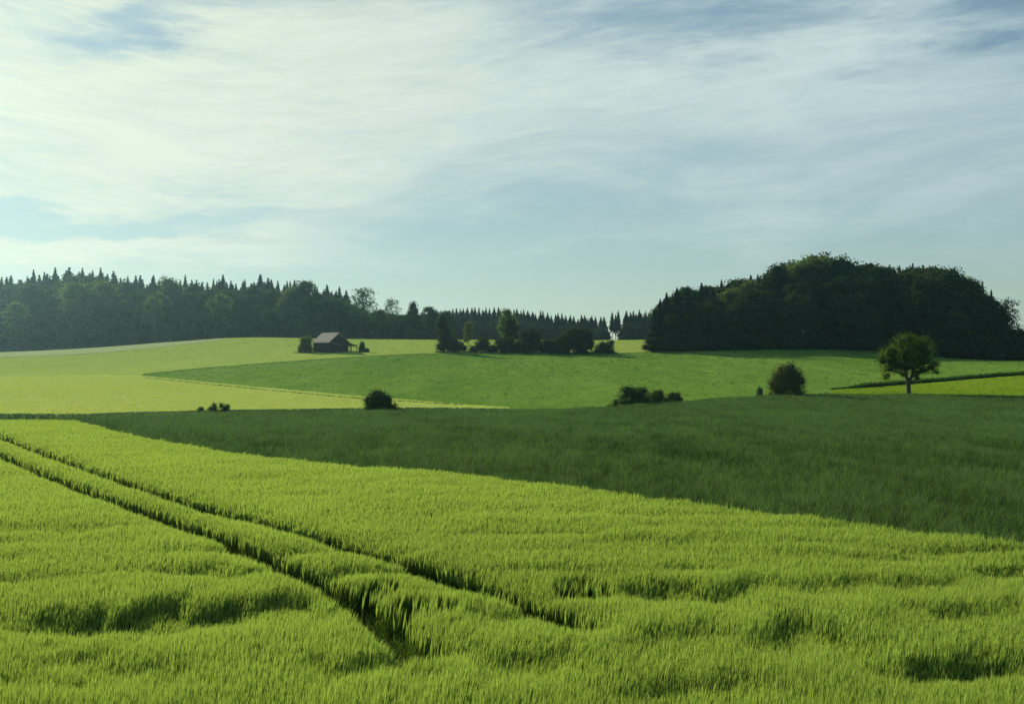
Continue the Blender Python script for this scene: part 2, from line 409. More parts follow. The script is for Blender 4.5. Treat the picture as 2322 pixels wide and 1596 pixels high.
tplB = [barley_tpl(np.random.default_rng(k)) for k in range(8)]
bx = []; bd = []; bl = []
for d0, d1, dens, lod in ((9, 15, 1100, .56), (15, 21, 980, .62), (21, 28, 720, .8), (28, 38, 460, 1.05), (38, 52, 300, 1.4), (52, 72, 190, 1.85)):
    x, d = scatter(d0, d1, -.62, .62, dens)
    k = in_barley(x, d); x = x[k]; d = d[k]
    bx.append(x); bd.append(d); bl.append(np.full(len(x), lod))
bx = np.concatenate(bx); bd = np.concatenate(bd); bl = np.concatenate(bl)
h = crop_height(bx, bd)
keep = np.ones(len(bx), bool)
for P in TR:
    ds = poly_dist(P, bx, bd)
    keep &= ds > .37 + .08 * (vnoise(bx * 1.7, bd * 1.7, 51) - .5)
    h -= .12 * np.exp(-np.maximum(ds - .36, 0) / .2)
for (c, rx, p) in BARE:
    q = np.hypot((bx - c[0]) / rx, (bd - c[1]) / .9)
    keep &= ~((q < 1) & (rng.uniform(0, 1, len(bx)) > .06))
keep &= rng.uniform(0, 1, len(bx)) < np.clip((h - .1) / .55, .3, 1)
keep &= ~((h < .32) & (rng.uniform(0, 1, len(bx)) > .6))
bx, bd, bl, h = bx[keep], bd[keep], bl[keep], h[keep]
h *= rng.uniform(.92, 1.07, len(h)) * np.where(rng.uniform(0, 1, len(h)) < .03, 1.08, 1)
wv = vnoise(bx * .25, bd * .2, 61)
leanx = (.04 + .12 * wv + rng.normal(0, .035, len(bx))) * h; leany = (-.02 + rng.normal(0, .035, len(bx))) * h
dtB = .22 * (vnoise(bx * .18, bd * .12, 71) - .5) + np.clip((bd - 19) / 80, -.1, .3) - .10 * np.clip(bx / 14, -1, 1)  # depth and sideways terms paint sun glow and haze into the tint
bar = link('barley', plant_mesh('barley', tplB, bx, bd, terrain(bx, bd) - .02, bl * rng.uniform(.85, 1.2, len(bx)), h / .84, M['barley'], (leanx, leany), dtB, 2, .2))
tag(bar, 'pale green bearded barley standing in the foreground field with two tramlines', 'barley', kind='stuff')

# weeds and thin plants in the tramlines and bare patches
wx = []; wd = []
for P in TR:
    for (ax, ay), (b_x, by) in zip(P[:-1], P[1:]):
        L = math.hypot(b_x - ax, by - ay); n = int(L * 34)
        t = rng.uniform(0, 1, n)
        wx.append(ax + (b_x - ax) * t + rng.normal(0, .13, n)); wd.append(ay + (by - ay) * t + rng.normal(0, .13, n))
for (c, rx, p) in BARE:
    n = 130; wx.append(c[0] + rng.normal(0, rx * .55, n)); wd.append(c[1] + rng.normal(.1, .45, n))
wx = np.concatenate(wx); wd = np.concatenate(wd)
k = wd < 70; wx = wx[k]; wd = wd[k]
tplW = [merge([blade(0, 0, .02 * j, r_.uniform(0, 6.28), r_.uniform(.15, .4), .022, r_.uniform(.5, 1.1), .2, r_.uniform(.4, 1), 2, .8) for j in range(5)]) for r_ in (np.random.default_rng(90 + i) for i in range(5))]
wm = link('tramline_weeds', plant_mesh('tramline_weeds', tplW, wx, wd, terrain(wx, wd), rng.uniform(.7, 1.3, len(wx)), rng.uniform(.5, 1.5, len(wx)), M['barley'], None, rng.uniform(-.2, .3, len(wx)), 4))
tag(wm, 'thin yellowish weeds in the wheel tracks and bare patches of the barley', 'weeds', kind='stuff')

# wheat: canopy sheet (dense lower leaves) plus leaf blades on top
def wheat_near(u):
    t = ux(u); d = np.arange(3, 90, .1)
    e = barley_edge(t * d)
    k = np.argmax(d > e)
    return float(d[k]) + .4 if d[k] > e[k] else 88.
wn_tab = lerp_tab([(u, min(wheat_near(u), 74 if u < 190 else 99)) for u in np.arange(-300, 2800, 20)])
sheet('wheat_field', 165, 2700, lambda u: float(wn_tab(u)) + .3, lambda u: max(float(wheat_far(u)) - .2, float(wn_tab(u)) + .6), .26, M['wheatsheet'], 'dark green wheat field across the middle', 260, 160, rough=.10, edge=0)
tplH = [wheat_tpl(np.random.default_rng(200 + k)) for k in range(8)]
hx = []; hd = []; hl = []
for d0, d1, dens, lod in ((14, 30, 80, .85), (30, 42, 66, 1.0), (42, 58, 50, 1.25), (58, 80, 40, 1.6), (80, 110, 28, 2.1), (110, 158, 20, 2.7)):
    x, d = scatter(d0, d1, -.5, .58, dens)
    U = 1161 + x / d * F / K
    k = (~in_barley(x, d - .25)) & (d < wheat_far(U) - .3 + .6 * (vnoise(x * .5, d * 0, 9) - .5)) & (U > 190 - (d - 70) * 6)& (d > barley_edge(x) + .1)
    hx.append(x[k]); hd.append(d[k]); hl.append(np.full(k.sum(), lod))
hx = np.concatenate(hx); hd = np.concatenate(hd); hl = np.concatenate(hl)
hh = (1 + .16 * (vnoise(hx * .5, hd * .3, 81) - .5) + .24 * (vnoise(hx * 1.9, hd * 1.5, 82) - .5)) * rng.uniform(.78, 1.18, len(hx))
hh *= np.where(rng.uniform(0, 1, len(hx)) < .02, 1.22, 1.0)
dtH = .3 * (vnoise(hx * .12, hd * .06, 83) - .5) + .55 * (vnoise(hx * 2.2, hd * .9, 85) - .5) + .4 * (vnoise(hx * .35, hd * .16, 86) - .5) + .35 * (vnoise(hx * 1.1, hd * .11, 87) - .5) + np.where(rng.uniform(0, 1, len(hx)) < .03, .4, 0) + np.clip((hd - 28) / 170, 0, .45)  # depth term paints distance haze into the wheat tint
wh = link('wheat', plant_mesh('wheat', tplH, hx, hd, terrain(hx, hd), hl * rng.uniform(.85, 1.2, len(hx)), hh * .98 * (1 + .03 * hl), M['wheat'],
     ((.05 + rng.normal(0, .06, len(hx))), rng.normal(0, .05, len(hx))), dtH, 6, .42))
tag(wh, 'dark blue green wheat leaves of the middle field', 'wheat', kind='stuff')

# grass and ears over the far sheets: a rough nap of real blades
tplT = [tuft_tpl(np.random.default_rng(300 + k)) for k in range(6)]
x, d = scatter(95, 400, -.52, .52, .5)
U = 1161 + x / d * F / K
k = d > wheat_far(U) + 1.2
inf2 = (U < 1155) & (d < f2_far(U)); inlime = (U > 1885) & (d < line_d(U))
k &= ~inf2 & ~inlime
x, d, U = x[k], d[k], U[k]
inlm = (U < 1478) & (((U < 320) & (d > f2_far(U))) | ((U >= 320) & (d > lm_near(U))))
dt = .1 + .3 * (vnoise(x * .05, d * .02, 91) - .5) + np.where(inlm, .45, 0)
s = rng.uniform(.5, 1.2, len(x)) * (.4 + d / 450)
mg = link('meadow_grass', plant_mesh('meadow_grass', tplT, x, d, terrain(x, d) + .08, s * 1.2, s * .2, M['grassblade'], None, dt, 8))
tag(mg, 'short grass of the green meadow', 'grass', kind='stuff')
x, d = scatter(110, 215, .25, .62, 3.0); U = 1161 + x / d * F / K
k = (U > 1890) & (d > wheat_far(U) + 1.8) & (d < line_d(U) - .9)
x, d = x[k], d[k]; s = rng.uniform(.5, 1.1, len(x))
gr = link('young_grain', plant_mesh('young_grain', tplT, x, d, terrain(x, d) + .16, s * .7, s * .22, M['limeblade'], None, .3 * (vnoise(x * .06, d * .03, 95) - .5), 10))
tag(gr, 'bright lime green young grain behind the lone tree', 'grain', kind='stuff')
x, d = scatter(88, 200, -.56, .02, 14.0); U = 1161 + x / d * F / K
k = (U < 1150) & (d > np.array([f2_near(u) for u in U]) + .1) & (d < f2_far(U) - .2)
x, d = x[k], d[k]; s = rng.uniform(.7, 1.3, len(x))
# wheel tracks of the far barley
trk = np.minimum(np.abs(d - (f2_far(1161 + x / d * F / K) - 9)), np.abs(d - (f2_far(1161 + x / d * F / K) - 11)))
k = trk > .35; x, d, s = x[k], d[k], s[k]
be = link('barley_ears', plant_mesh('barley_ears', tplT, x, d, terrain(x, d) + .55, s * .35, s * .2, M['barleyfar'], (rng.uniform(.02, .15, len(x)), rng.normal(0, .04, len(x))), .25 * (vnoise(x * .06, d * .03, 93) - .5) + .15, 9))
tag(be, 'ripening ears of the pale barley field behind the wheat', 'barley', kind='stuff')
# dark margin of rank grass along the far side of the wheat, and along the edge above the lime field
def strip(name, us, dfun, width, dens, hgt, mat, label, seed, hf=None, zoff=0.0):
    xs = []; ds = []
    for a, b in zip(us[:-1], us[1:]):
        d0 = float(dfun(a)); n = max(1, int(abs(ux(b) - ux(a)) * d0 * width * dens))
        u = rng.uniform(a, b, n); dq = np.array([float(dfun(q)) for q in u]) + rng.uniform(-width / 2, width / 2, n)
        xs.append(ux(u) * dq); ds.append(dq)
    x = np.concatenate(xs); d = np.concatenate(ds)
    s = rng.uniform(.6, 1.25, len(x)) * hgt
    if hf is not None: s = s * hf(x, d)
    o = link(name, plant_mesh(name, tplT, x, d, terrain(x, d) + zoff, np.maximum(s, .45), s, mat, None, .3 * (vnoise(x * .3, d * .3, seed) - .5), seed))
    return tag(o, label, 'grass', kind='stuff')
strip('field_margin', np.arange(-200, 2400, 25), lambda u: wheat_far(u) + .9, 1.8, 14, .78, M['weed'], 'dark rank grass margin along the far edge of the wheat', 12,
      lambda x, d: .55 + 1.1 * np.clip(vnoise(x * .12, d * 0, 13) - .35, 0, 1))
strip('wheel_track_plants', np.arange(330, 1060, 20), lambda u: f2_far(u) - 7 * np.clip((1130 - u) / 300, 0, 1), 1.3, 14, .3, M['stripgrass'], 'dark green line of a wheel track through the pale barley field', 16, None, .55)
strip('boundary_grass', np.arange(-300, 230, 25), lambda u: 79 + max(0, u - 150) * .03, 15.5, 10, .5, M['weed'], 'dark green grass strip behind the foreground barley', 14)
strip('tall_grass_strip', np.arange(1885, 2500, 12), lambda u: line_d(u) + 1.2, 2.2, 28, 1.2, M['stripgrass'], 'dark strip of tall grass above the lime green field', 15,
      lambda x, d: np.clip((x / d * F / K + 1161 - 1870) / 90, .55, 1))

# ------------------------------------------------------------------ trees
def tube(bm, pts, rad, n=8):
    rings = []
    for i, (p, r) in enumerate(zip(pts, rad)):
        p = Vector(p)
        dr = (Vector(pts[min(i + 1, len(pts) - 1)]) - Vector(pts[max(i - 1, 0)])).normalized()
        a = dr.orthogonal().normalized() if abs(dr.z) < .95 else Vector((1, 0, 0))
        b = dr.cross(a).normalized(); a = b.cross(dr).normalized()
        rings.append([bm.verts.new(p + (a * math.cos(6.2832 * k / n) + b * math.sin(6.2832 * k / n)) * r) for k in range(n)])
    for A, B in zip(rings[:-1], rings[1:]):
        for k in range(n): bm.faces.new((A[k], A[(k+1) % n], B[(k+1) % n], B[k]))
    bm.faces.new(rings[-1]); bm.faces.new(rings[0][::-1])
ICO = None
def ico():
    global ICO
    if ICO is None:
        bm = bmesh.new(); bmesh.ops.create_icosphere(bm, subdivisions=2, radius=1)
        ICO = (np.array([v.co[:] for v in bm.verts]), np.array([[v.index for v in f.verts] for f in bm.faces])); bm.free()
    return ICO
def crown_mesh(name, lobes, mat, r, leaf=.5, cover=2.2, clump=.32, core=.70, gaps=.0):
    """foliage: each lobe carries leaf clumps over its surface, each clump a spray of small leaf faces; a dark dense core inside"""
    Vs = []; Ts = []; n = 0
    for (cx, cy, cz, rx, ry, rz) in lobes:
        area = 12.57 * ((rx*ry)**1.6/3 + (rx*rz)**1.6/3 + (ry*rz)**1.6/3) ** (1/1.6)
        rc = clump * min(rx, ry, rz)
        nc = max(6, int(area / (2.2 * rc * rc)))
        dirs = r.normal(size=(nc, 3)); dirs /= np.linalg.norm(dirs, axis=1)[:, None]
        kk = r.uniform(0, 1, nc) > gaps; dirs = dirs[kk]; nc = len(dirs)
        rad = r.uniform(.66, 1.07, nc)[:, None]
        C = np.array([cx, cy, cz]) + dirs * rad * np.array([rx, ry, rz])
        ctint = r.uniform(0, .7, nc)
        nl = max(3, int(cover * area / nc / (leaf * leaf)))
        off = r.normal(size=(nc, nl, 3)) * rc * .62
        off[:, :, 2] *= .75
        P = (C[:, None] + off).reshape(-1, 3)
        nrm = np.repeat(dirs, nl, 0) + r.normal(size=(nc * nl, 3)) * .75
        nrm /= np.linalg.norm(nrm, axis=1)[:, None]
        a = np.cross(nrm, r.normal(size=nrm.shape)); a /= np.linalg.norm(a, axis=1)[:, None] + 1e-9
        b = np.cross(nrm, a)
        s = (leaf * r.uniform(.45, 1.0, len(P)))[:, None] * .5
        Q = np.stack([P - a*s*1.25, P - b*s*.8, P + a*s*1.25, P + b*s*.8], 1)
        Vs.append(Q.reshape(-1, 3)); Ts.append(np.repeat(np.repeat(ctint, nl) + r.uniform(0, .3, len(P)), 4)); n += len(P)
    V = np.vstack(Vs); T = np.concatenate(Ts); Qi = np.arange(n * 4).reshape(-1, 4)
    if core:
        iv, jf = ico(); cv = []; cf = []
        o = len(V)
        for (cx, cy, cz, rx, ry, rz) in lobes:
            w = iv * core * (1 + r.uniform(-.14, .14, (len(iv), 1))) * np.array([rx, ry, rz]) + np.array([cx, cy, cz])
            cv.append(w); cf.append(np.concatenate([jf, jf[:, 2:]], 1) + o); o += len(iv)
        V = np.vstack([V] + cv); T = np.concatenate([T, np.full(o - len(T), .1)])
        # triangles of the core as separate face list
        me = bpy.data.meshes.new(name)
        tri = np.vstack(cf)[:, :3]
        me.vertices.add(len(V)); me.vertices.foreach_set('co', np.ascontiguousarray(V, np.float32).ravel())
        li = np.concatenate([Qi.ravel(), tri.ravel()]).astype(np.int32)
        me.loops.add(len(li)); me.loops.foreach_set('vertex_index', li)
        me.polygons.add(len(Qi) + len(tri))
        st = np.concatenate([np.arange(len(Qi)) * 4, len(Qi) * 4 + np.arange(len(tri)) * 3]).astype(np.int32)
        tt = np.concatenate([np.full(len(Qi), 4), np.full(len(tri), 3)]).astype(np.int32)
        me.polygons.foreach_set('loop_start', st); me.polygons.foreach_set('loop_total', tt)
        a = me.attributes.new('tint', 'FLOAT', 'POINT'); a.data.foreach_set('value', np.clip(T, 0, 1).astype(np.float32))
        me.materials.append(mat); me.update(calc_edges=True)
        return me
    return mesh_np(name, V, Qi, mat, np.clip(T, 0, 1))

def broad_lobes(r, H=20, W=9, base=.18, n=13):
    L = [(0, 0, H * (.5 + base / 2), W * .30, W * .30, H * .30)]
    for k in range(n):
        t = (k + .5) / n; z = H * (base + (1 - base) * (.10 + .80 * t))
        env = math.sin(math.pi * min(1, max(.12, (.22 + .70 * t)))) ** .7
        a = k * 2.4 + r.uniform(-.5, .5); rr = W / 2 * env * r.uniform(.45, .78)
        s = W * r.uniform(.17, .26)
        L.append((math.cos(a) * rr, math.sin(a) * rr, z, s, s, s * r.uniform(.75, 1.05)))
    L.append((r.uniform(-.5, .5), r.uniform(-.5, .5), H * .90, W * .2, W * .2, H * .09))
    return L
def trunk_mesh(name, H, r0, limbs, mat):
    bm = bmesh.new()
    tube(bm, [(0, 0, -.3), (0, 0, .3), (.05 * H * .1, 0, H * .3), (0, .02 * H, H * .6), (0, 0, H * .85)], [r0 * 1.35, r0, r0 * .8, r0 * .5, r0 * .15])
    for p in limbs: tube(bm, p[0], p[1], 6)
    return bm_mesh(name, bm, mat, True)
def rand_limbs(r, H, W, r0, n=6):
    out = []
    for k in range(n):
        a = k * 2.4 + r.uniform(-.4, .4); z = H * r.uniform(.25, .55); L = W * r.uniform(.25, .4)
        p0 = (0, 0, z); p1 = (math.cos(a) * L * .5, math.sin(a) * L * .5, z + L * .5); p2 = (math.cos(a) * L, math.sin(a) * L, z + L * .85)
        out.append(([p0, p1, p2], [r0 * .45, r0 * .3, r0 * .1]))
    return out
def spruce_mesh(name, r, H=25, R=3.4, clear=.05, tiers=40):
    Q = []; T = []
    for i in range(tiers):
        t = ((i + r.uniform(0, .6)) / tiers) ** .72
        z_ = H * (clear + (1 - clear) * t)
        rad = R * min((1 - t) ** .7, (1 - t) * 1.75) * r.uniform(.75, 1.05) + .12
        n = int(9 + 4 * (1 - t)); a0 = r.uniform(0, 6.28)
        for k in range(n):
            a = a0 + 6.2832 * k / n + r.uniform(-.25, .25); L = rad * r.uniform(.6, 1.2)
            z = z_ + r.uniform(-.55, .55) * H / tiers * (1.6 if t < .85 else .6); ca, sa = math.cos(a), math.sin(a); w = max(.28, L * .36)
            dz = -L * r.uniform(.15, .55)
            p0 = np.array([ca * .05, sa * .05, z + .1]); p1 = np.array([ca * L * .55, sa * L * .55, z + dz * .35]); p2 = np.array([ca * L, sa * L, z + dz])
            s = np.array([-sa, ca, 0]); tt = r.uniform(0, .7)
            Q.append([p0 - s * w * .3, p1 - s * w, p1 + s * w, p0 + s * w * .3]); T += [tt] * 4
            Q.append([p1 - s * w, p2 - s * w * .15, p2 + s * w * .15, p1 + s * w]); T += [tt + .3] * 4
            dn = np.array([0, 0, -w * r.uniform(.6, 1.2)])            # hanging twigs
            Q.append([p0, p2, p2 + dn * .3, p1 + dn]); T += [tt] * 4
    # leader
    for a in (0, 1.57):
        c, s = math.cos(a) * .22, math.sin(a) * .22
        Q.append([(-c, -s, H * .94), (c, s, H * .94), (c*.2, s*.2, H * .995), (-c*.2, -s*.2, H * .995)]); T += [.3] * 4
    # dense inner cone
    n = 9
    for i in range(5):
        za, zb = H * (clear + .02 + (.97 - clear) * i / 5), H * (clear + .02 + (.97 - clear) * (i + 1) / 5)
        ra, rb = R * .6 * (1 - i / 5), R * .6 * (1 - (i + 1) / 5) + .02
        for k in range(n):
            a, b = 6.2832 * k / n, 6.2832 * (k + 1) / n
            Q.append([(math.cos(a)*ra, math.sin(a)*ra, za), (math.cos(b)*ra, math.sin(b)*ra, za), (math.cos(b)*rb, math.sin(b)*rb, zb), (math.cos(a)*rb, math.sin(a)*rb, zb)]); T += [.05] * 4
    V = np.array(Q, float).reshape(-1, 3)
    return mesh_np(name, V, np.arange(len(V)).reshape(-1, 4), M['spruce'], np.clip(T, 0, 1))

class Kind: pass
def kind(name, crown, trunk, H, W):
    k = Kind(); k.name = name; k.crown = crown; k.trunk = trunk; k.H = H; k.W = W
    return k
def plant_tree(k, loc, height, label, group=None, width=1.0, rz=None, cat='tree', name=None):
    s = height / k.H
    t = empty(name or k.name, loc, rng.uniform(0, 6.28) if rz is None else rz, (s * width, s * width, s))
    tag(t, label, cat, group)
    c = link('crown', k.crown, t)
    if k.trunk: link('trunk', k.trunk, t)
    return t
BROAD = []; PALE = []; SPR = []
for i in range(4):
    r = np.random.default_rng(400 + i); W = 10
    BROAD.append(kind('broadleaf_tree', crown_mesh('crown', broad_lobes(r, 20, W, .14), M['broad'], r, .62, 1.7, .42), trunk_mesh('trunk', 20, .32, rand_limbs(r, 20, W, .32), M['bark']), 20, W))
for i in range(2):
    r = np.random.default_rng(420 + i); W = 10
    PALE.append(kind('broadleaf_tree', crown_mesh('crown', broad_lobes(r, 20, W, .16), M['pale'], r, .58, 1.5, .42, .6), trunk_mesh('trunk', 20, .3, rand_limbs(r, 20, W, .3), M['bark']), 20, W))
for i in range(4):
    r = np.random.default_rng(440 + i)
    SPR.append(kind('spruce_tree', spruce_mesh('crown', r, 25, 4.2 + .35 * i, .06), trunk_mesh('trunk', 25, .25, [], M['bark']), 25, 7))
r = np.random.default_rng(450)
SPRBARE = kind('spruce_tree', spruce_mesh('crown', r, 25, 3.2, .5, 20), trunk_mesh('trunk', 25, .3, [], M['bark']), 25, 6)
AIRY = []
for i in range(2):
    r = np.random.default_rng(460 + i)
    AIRY.append(kind('broadleaf_tree', crown_mesh('crown', broad_lobes(r, 20, 9, .3, 14)[1:], M['broad'], r, .55, 1.15, .42, 0, .2), trunk_mesh('trunk', 20, .28, rand_limbs(r, 20, 9, .28, 8), M['bark']), 20, 9))
def bush_lobes(r, H, W, D_, n=9):
    L = [(0, 0, H * .45, W * .36, D_ * .36, H * .42)]
    for k in range(n):
        a = k * 2.4 + r.uniform(-.4, .4); q = r.uniform(.18, .42)
        low = k % 2; z = H * (r.uniform(.16, .36) if low else r.uniform(.45, .8)); s = H * r.uniform(.17, .27); q = r.uniform(.26, .46) if low else r.uniform(.05, .3)
        L.append((math.cos(a) * W * q, math.sin(a) * D_ * q, z, s * 1.1, s * 1.1, s))
    x0_ = min(l[0] - l[3] for l in L); x1_ = max(l[0] + l[3] for l in L); z1_ = max(l[2] + l[5] for l in L)
    f = W / (x1_ - x0_); g_ = H / z1_
    return [((l[0] - (x0_ + x1_) / 2) * f, l[1] * f, l[2] * g_, l[3] * f, l[4] * f, l[5] * g_) for l in L]
UNDER = []
for i in range(3):
    r = np.random.default_rng(470 + i)
    UNDER.append(kind('forest_shrub', crown_mesh('crown', bush_lobes(r, 6, 7, 6), M['broad'], r, .5, 1.6, .42), trunk_mesh('trunk', 3, .12, [], M['bark']), 6, 7))

def sky_h(U, d, Y, zb): return (HY - Y) * K / F * d - zb
# --- left forest, beyond the crest
L_sky = lerp_tab([(-300, 618), (0, 630), (60, 618), (140, 612), (240, 612), (330, 630), (440, 630), (520, 630), (600, 627), (640, 635), (700, 640), (760, 648), (800, 665), (860, 690), (1000, 704)])
def forest_row(u0, u1, step, dfun, yfun, kinds, label, group, wid=(1.0, 1.2), jit=.35, dj=5, cat='tree'):
    u = u0
    while u < u1:
        U = u + rng.uniform(-jit, jit) * step; d = dfun(U) + rng.uniform(-dj, dj)
        p = ground_at(U, d)
        k = kinds[rng.integers(0, len(kinds))]
        hgt = max(4.0, sky_h(U, d, yfun(U), p.z))
        plant_tree(k, p, hgt, label, group, rng.uniform(*wid), cat=cat)
        u += step
forest_row(-160, 790, 12, lambda U: 505, lambda U: L_sky(U) + np.clip(rng.normal(3, 7), -8, 20), SPR, 'dark spruce spiking above the skyline of the left forest', 'spruces on the skyline of the left forest', (.8, 1.6), jit=.75)
forest_row(-165, 800, 17, lambda U: 498, lambda U: L_sky(U) + rng.uniform(8, 18), SPR, 'shorter dark spruce between the spikes on the left forest skyline', 'shorter spruces of the left forest', (1.1, 1.7), jit=.7)
forest_row(-170, 840, 32, lambda U: 488, lambda U: L_sky(U) + rng.uniform(8, 30), BROAD + SPR[:1], 'dark tree in the second rank of the left forest', 'inner trees of the left forest', (1.1, 1.4))
forest_row(-170, 850, 34, lambda U: 470, lambda U: L_sky(U) + rng.uniform(22, 50), BROAD, 'dark broadleaf tree standing within the left forest', 'middle rank of the left forest', (1.2, 1.5))
forest_row(-170, 880, 36, lambda U: 455, lambda U: L_sky(U) + rng.uniform(40, 85) * (1 if U < 700 else .5), BROAD, 'dark leafy tree along the front edge of the left forest', 'front edge of the left forest', (1.2, 1.6))
forest_row(-170, 985, 24, lambda U: 446, lambda U: min(float(L_sky(U)) + 95, 745) + rng.uniform(0, 15), UNDER, 'dark shrub below the trees at the left forest edge', 'shrubs at the foot of the left forest', (1.3, 1.7), cat='shrub')
forest_row(850, 1010, 17, lambda U: 474, lambda U: 700 + rng.uniform(0, 22), BROAD, 'low dark tree filling the falling right end of the left forest', 'low trees at the right end of the left forest', (1.2, 1.6))
def single(U, d, Ytop, k, label, width=1.0, group=None, rz=None, cat='tree', name=None):
    p = ground_at(U, d)
    return plant_tree(k, p, sky_h(U, d, Ytop, p.z), label, group, width, rz, cat, name)
single(180, 452, 633, PALE[0], 'large pale green rounded crown rising from the left forest, wider of a neighbouring pair', 1.35)
single(232, 450, 634, PALE[1], 'pale green rounded crown right beside the wide pale crown in the left forest', 1.1)
single(385, 478, 626, PALE[1], 'light green broad crown on the skyline left of the row of spruce tips', 1.1)
single(40, 436, 680, PALE[0], 'greyish green tree standing forward at the far left forest edge', 1.2)
single(345, 446, 668, PALE[1], 'faint pale crown low within the left forest wall', .9)
single(500, 448, 662, PALE[0], 'pale crown under the spruce tips in the middle of the left forest', 1.2)
single(695, 455, 632, BROAD[1], 'tall rounded broadleaf tree at the skyline just behind the barn roof', 1.25)
single(665, 452, 650, PALE[1], 'green sunlit crown left of the rounded tree behind the barn', 1.2)
single(822, 450, 652, AIRY[0], 'airy tall tree with sky showing through its crown, right of the barn', 1.3, rz=.4)
single(889, 452, 676, AIRY[1], 'slim airy tree between the airy tall tree and the next gap of the left forest', .95)
single(866, 462, 700, BROAD[2], 'small dark tree in the saddle right of the airy tall tree', 1.2)
single(937, 452, 683, BROAD[0], 'narrow upright tree alone at the falling right end of the left forest', .75)
single(912, 466, 712, BROAD[3], 'low tree filling the gap before the narrow upright tree', 1.5)
single(975, 458, 692, BROAD[1], 'last dark tree at the right end of the left forest', .95)
single(990, 470, 700, SPR[2], 'last spruce at the right end of the left forest', 1.2)
single(950, 470, 716, BROAD[2], 'low dark tree behind the narrow upright tree', 1.6)
# --- far spruce forest in the gap
C_sky = lerp_tab([(930, 706), (1000, 700), (1060, 694), (1140, 694), (1200, 700), (1260, 706), (1330, 713), (1385, 708), (1440, 700), (1500, 696), (1560, 690)])
def gap(U): return 1376 < U < 1414
def far_row(u0, u1, step, d, add, kinds, label, group, wid):
    u = u0
    while u < u1:
        U = u + rng.uniform(-.3, .3) * step
        u += step
        if gap(U): continue
        p = ground_at(U, d + rng.uniform(-6, 6))
        plant_tree(kinds[rng.integers(0, len(kinds))], p, max(8, sky_h(U, p.y, float(C_sky(U)) + abs(rng.normal(0, 5)) + add, p.z)), label, group, rng.uniform(*wid))
far_row(940, 1540, 8.6, 560, 0, SPR, 'tiny spruce of the far forest lining the gap between the two woods', 'spruces of the far forest', (1.0, 1.5))
far_row(940, 1540, 10, 550, 7, SPR, 'spruce in the front of the far forest in the gap', 'front spruces of the far forest', (1.1, 1.5))
far_row(930, 1540, 13, 538, 28, BROAD + SPR, 'dark tree at the foot of the far forest in the gap', 'trees at the foot of the far forest', (1.3, 1.8))
for U, y in ((1388, 706), (1396, 712), (1402, 703)):
    single(U, 557 + (U % 5), y, SPRBARE, 'far spruce with a bare lower trunk and sky shining below its crown', .9, 'bare trunked spruces at the sky gap')
# --- right wood on its rise
R_sky = lerp_tab([(1468, 735), (1480, 705), (1500, 678), (1530, 660), (1560, 648), (1640, 640), (1700, 627), (1750, 602), (1800, 584), (1840, 576), (1900, 582), (1960, 594), (2050, 600), (2100, 603), (2160, 608), (2190, 622), (2215, 640), (2240, 656), (2260, 672), (2300, 684)])
R_front = lerp_tab([(1460, 300), (1560, 308), (1700, 316), (1900, 324), (2000, 322), (2100, 312), (2200, 304), (2310, 300)])
rw = [('front rank of the right wood', 'dark leafy tree in the front rank of the right wood', 0, 40, (.30, .58), BROAD),
      ('second rank of the right wood', 'dark tree in the second rank of the right wood', 9, 40, (.14, .40), BROAD),
      ('upper rank of the right wood', 'dark tree high in the right wood below its skyline', 19, 38, (.04, .24), BROAD + SPR[:1]),
      ('skyline of the right wood', 'tree crown on the domed skyline of the right wood', 31, 34, (-.01, .09), BROAD),
      ('rear of the right wood', 'tree behind the domed skyline of the right wood', 45, 38, (-.02, .06), BROAD + SPR[:2])]
for grp, lab, off, step, fr, kinds in rw:
    forest_row(1492 + off * .4, 2262 if off else 2285, step, lambda U: float(R_front(U)) + off, lambda U: float(R_sky(U)) + (800 - float(R_sky(U))) * rng.uniform(*fr), kinds, lab, grp, (1.0, 1.45), dj=3)
forest_row(1478, 2330, 13, lambda U: float(R_front(U)) - 3, lambda U: 760 + rng.uniform(-6, 12), UNDER, 'dark shrub at the shaded foot of the right wood', 'shrubs at the foot of the right wood', (1.1, 1.6), dj=1.5, cat='shrub')
for i, (U, y) in enumerate([(1485, 697), (1497, 676), (1512, 664), (1535, 652), (1560, 646)]):
    single(U, 303 + i * 3, y, SPR[i % 4], 'dark spruce with branches to the ground at the left end of the right wood', 1.35, 'spruces at the left end of the right wood')
for U in np.arange(1500, 1740, 17):
    single(U + rng.uniform(-6, 6), float(R_front(U)) + 26 + rng.uniform(-3, 3), float(R_sky(U)) + rng.uniform(-6, 8), SPR[int(U) % 4], 'dark spruce on the sloping left skyline of the right wood', 1.3, 'spruces on the left slope of the right wood')
for U, y in ((1592, 640), (1612, 646), (1636, 632), (1662, 634), (2070, 596), (2040, 600), (2248, 655), (2228, 640)):
    single(U, float(R_front(U)) + 34, y, SPR[int(U) % 4], 'small spruce tip poking out of the skyline of the right wood', 1.0, 'spruce tips on the right wood')
single(1840, 350, 573, PALE[0], 'pale sunlit crown at the very top of the right wood', 1.2)
single(1815, 346, 588, PALE[1], 'pale leafy crown just left of the topmost crown of the right wood', 1.0)
single(1765, 342, 597, BROAD[2], 'dark rounded crown on the left shoulder of the right wood top', 1.1)
single(1895, 350, 580, BROAD[0], 'olive crown just right of the topmost crown of the right wood', 1.1)
single(1700, 335, 632, PALE[0], 'yellowish green crown halfway up the left shoulder of the right wood', 1.2)
single(1660, 330, 652, PALE[1], 'pale low crown on the left slope of the right wood', 1.3)
single(2150, 318, 606, BROAD[1], 'massive rounded tree at the right shoulder of the right wood', 1.3)
single(2100, 315, 624, BROAD[0], 'lit crown at the left flank of the massive rounded tree', .9)
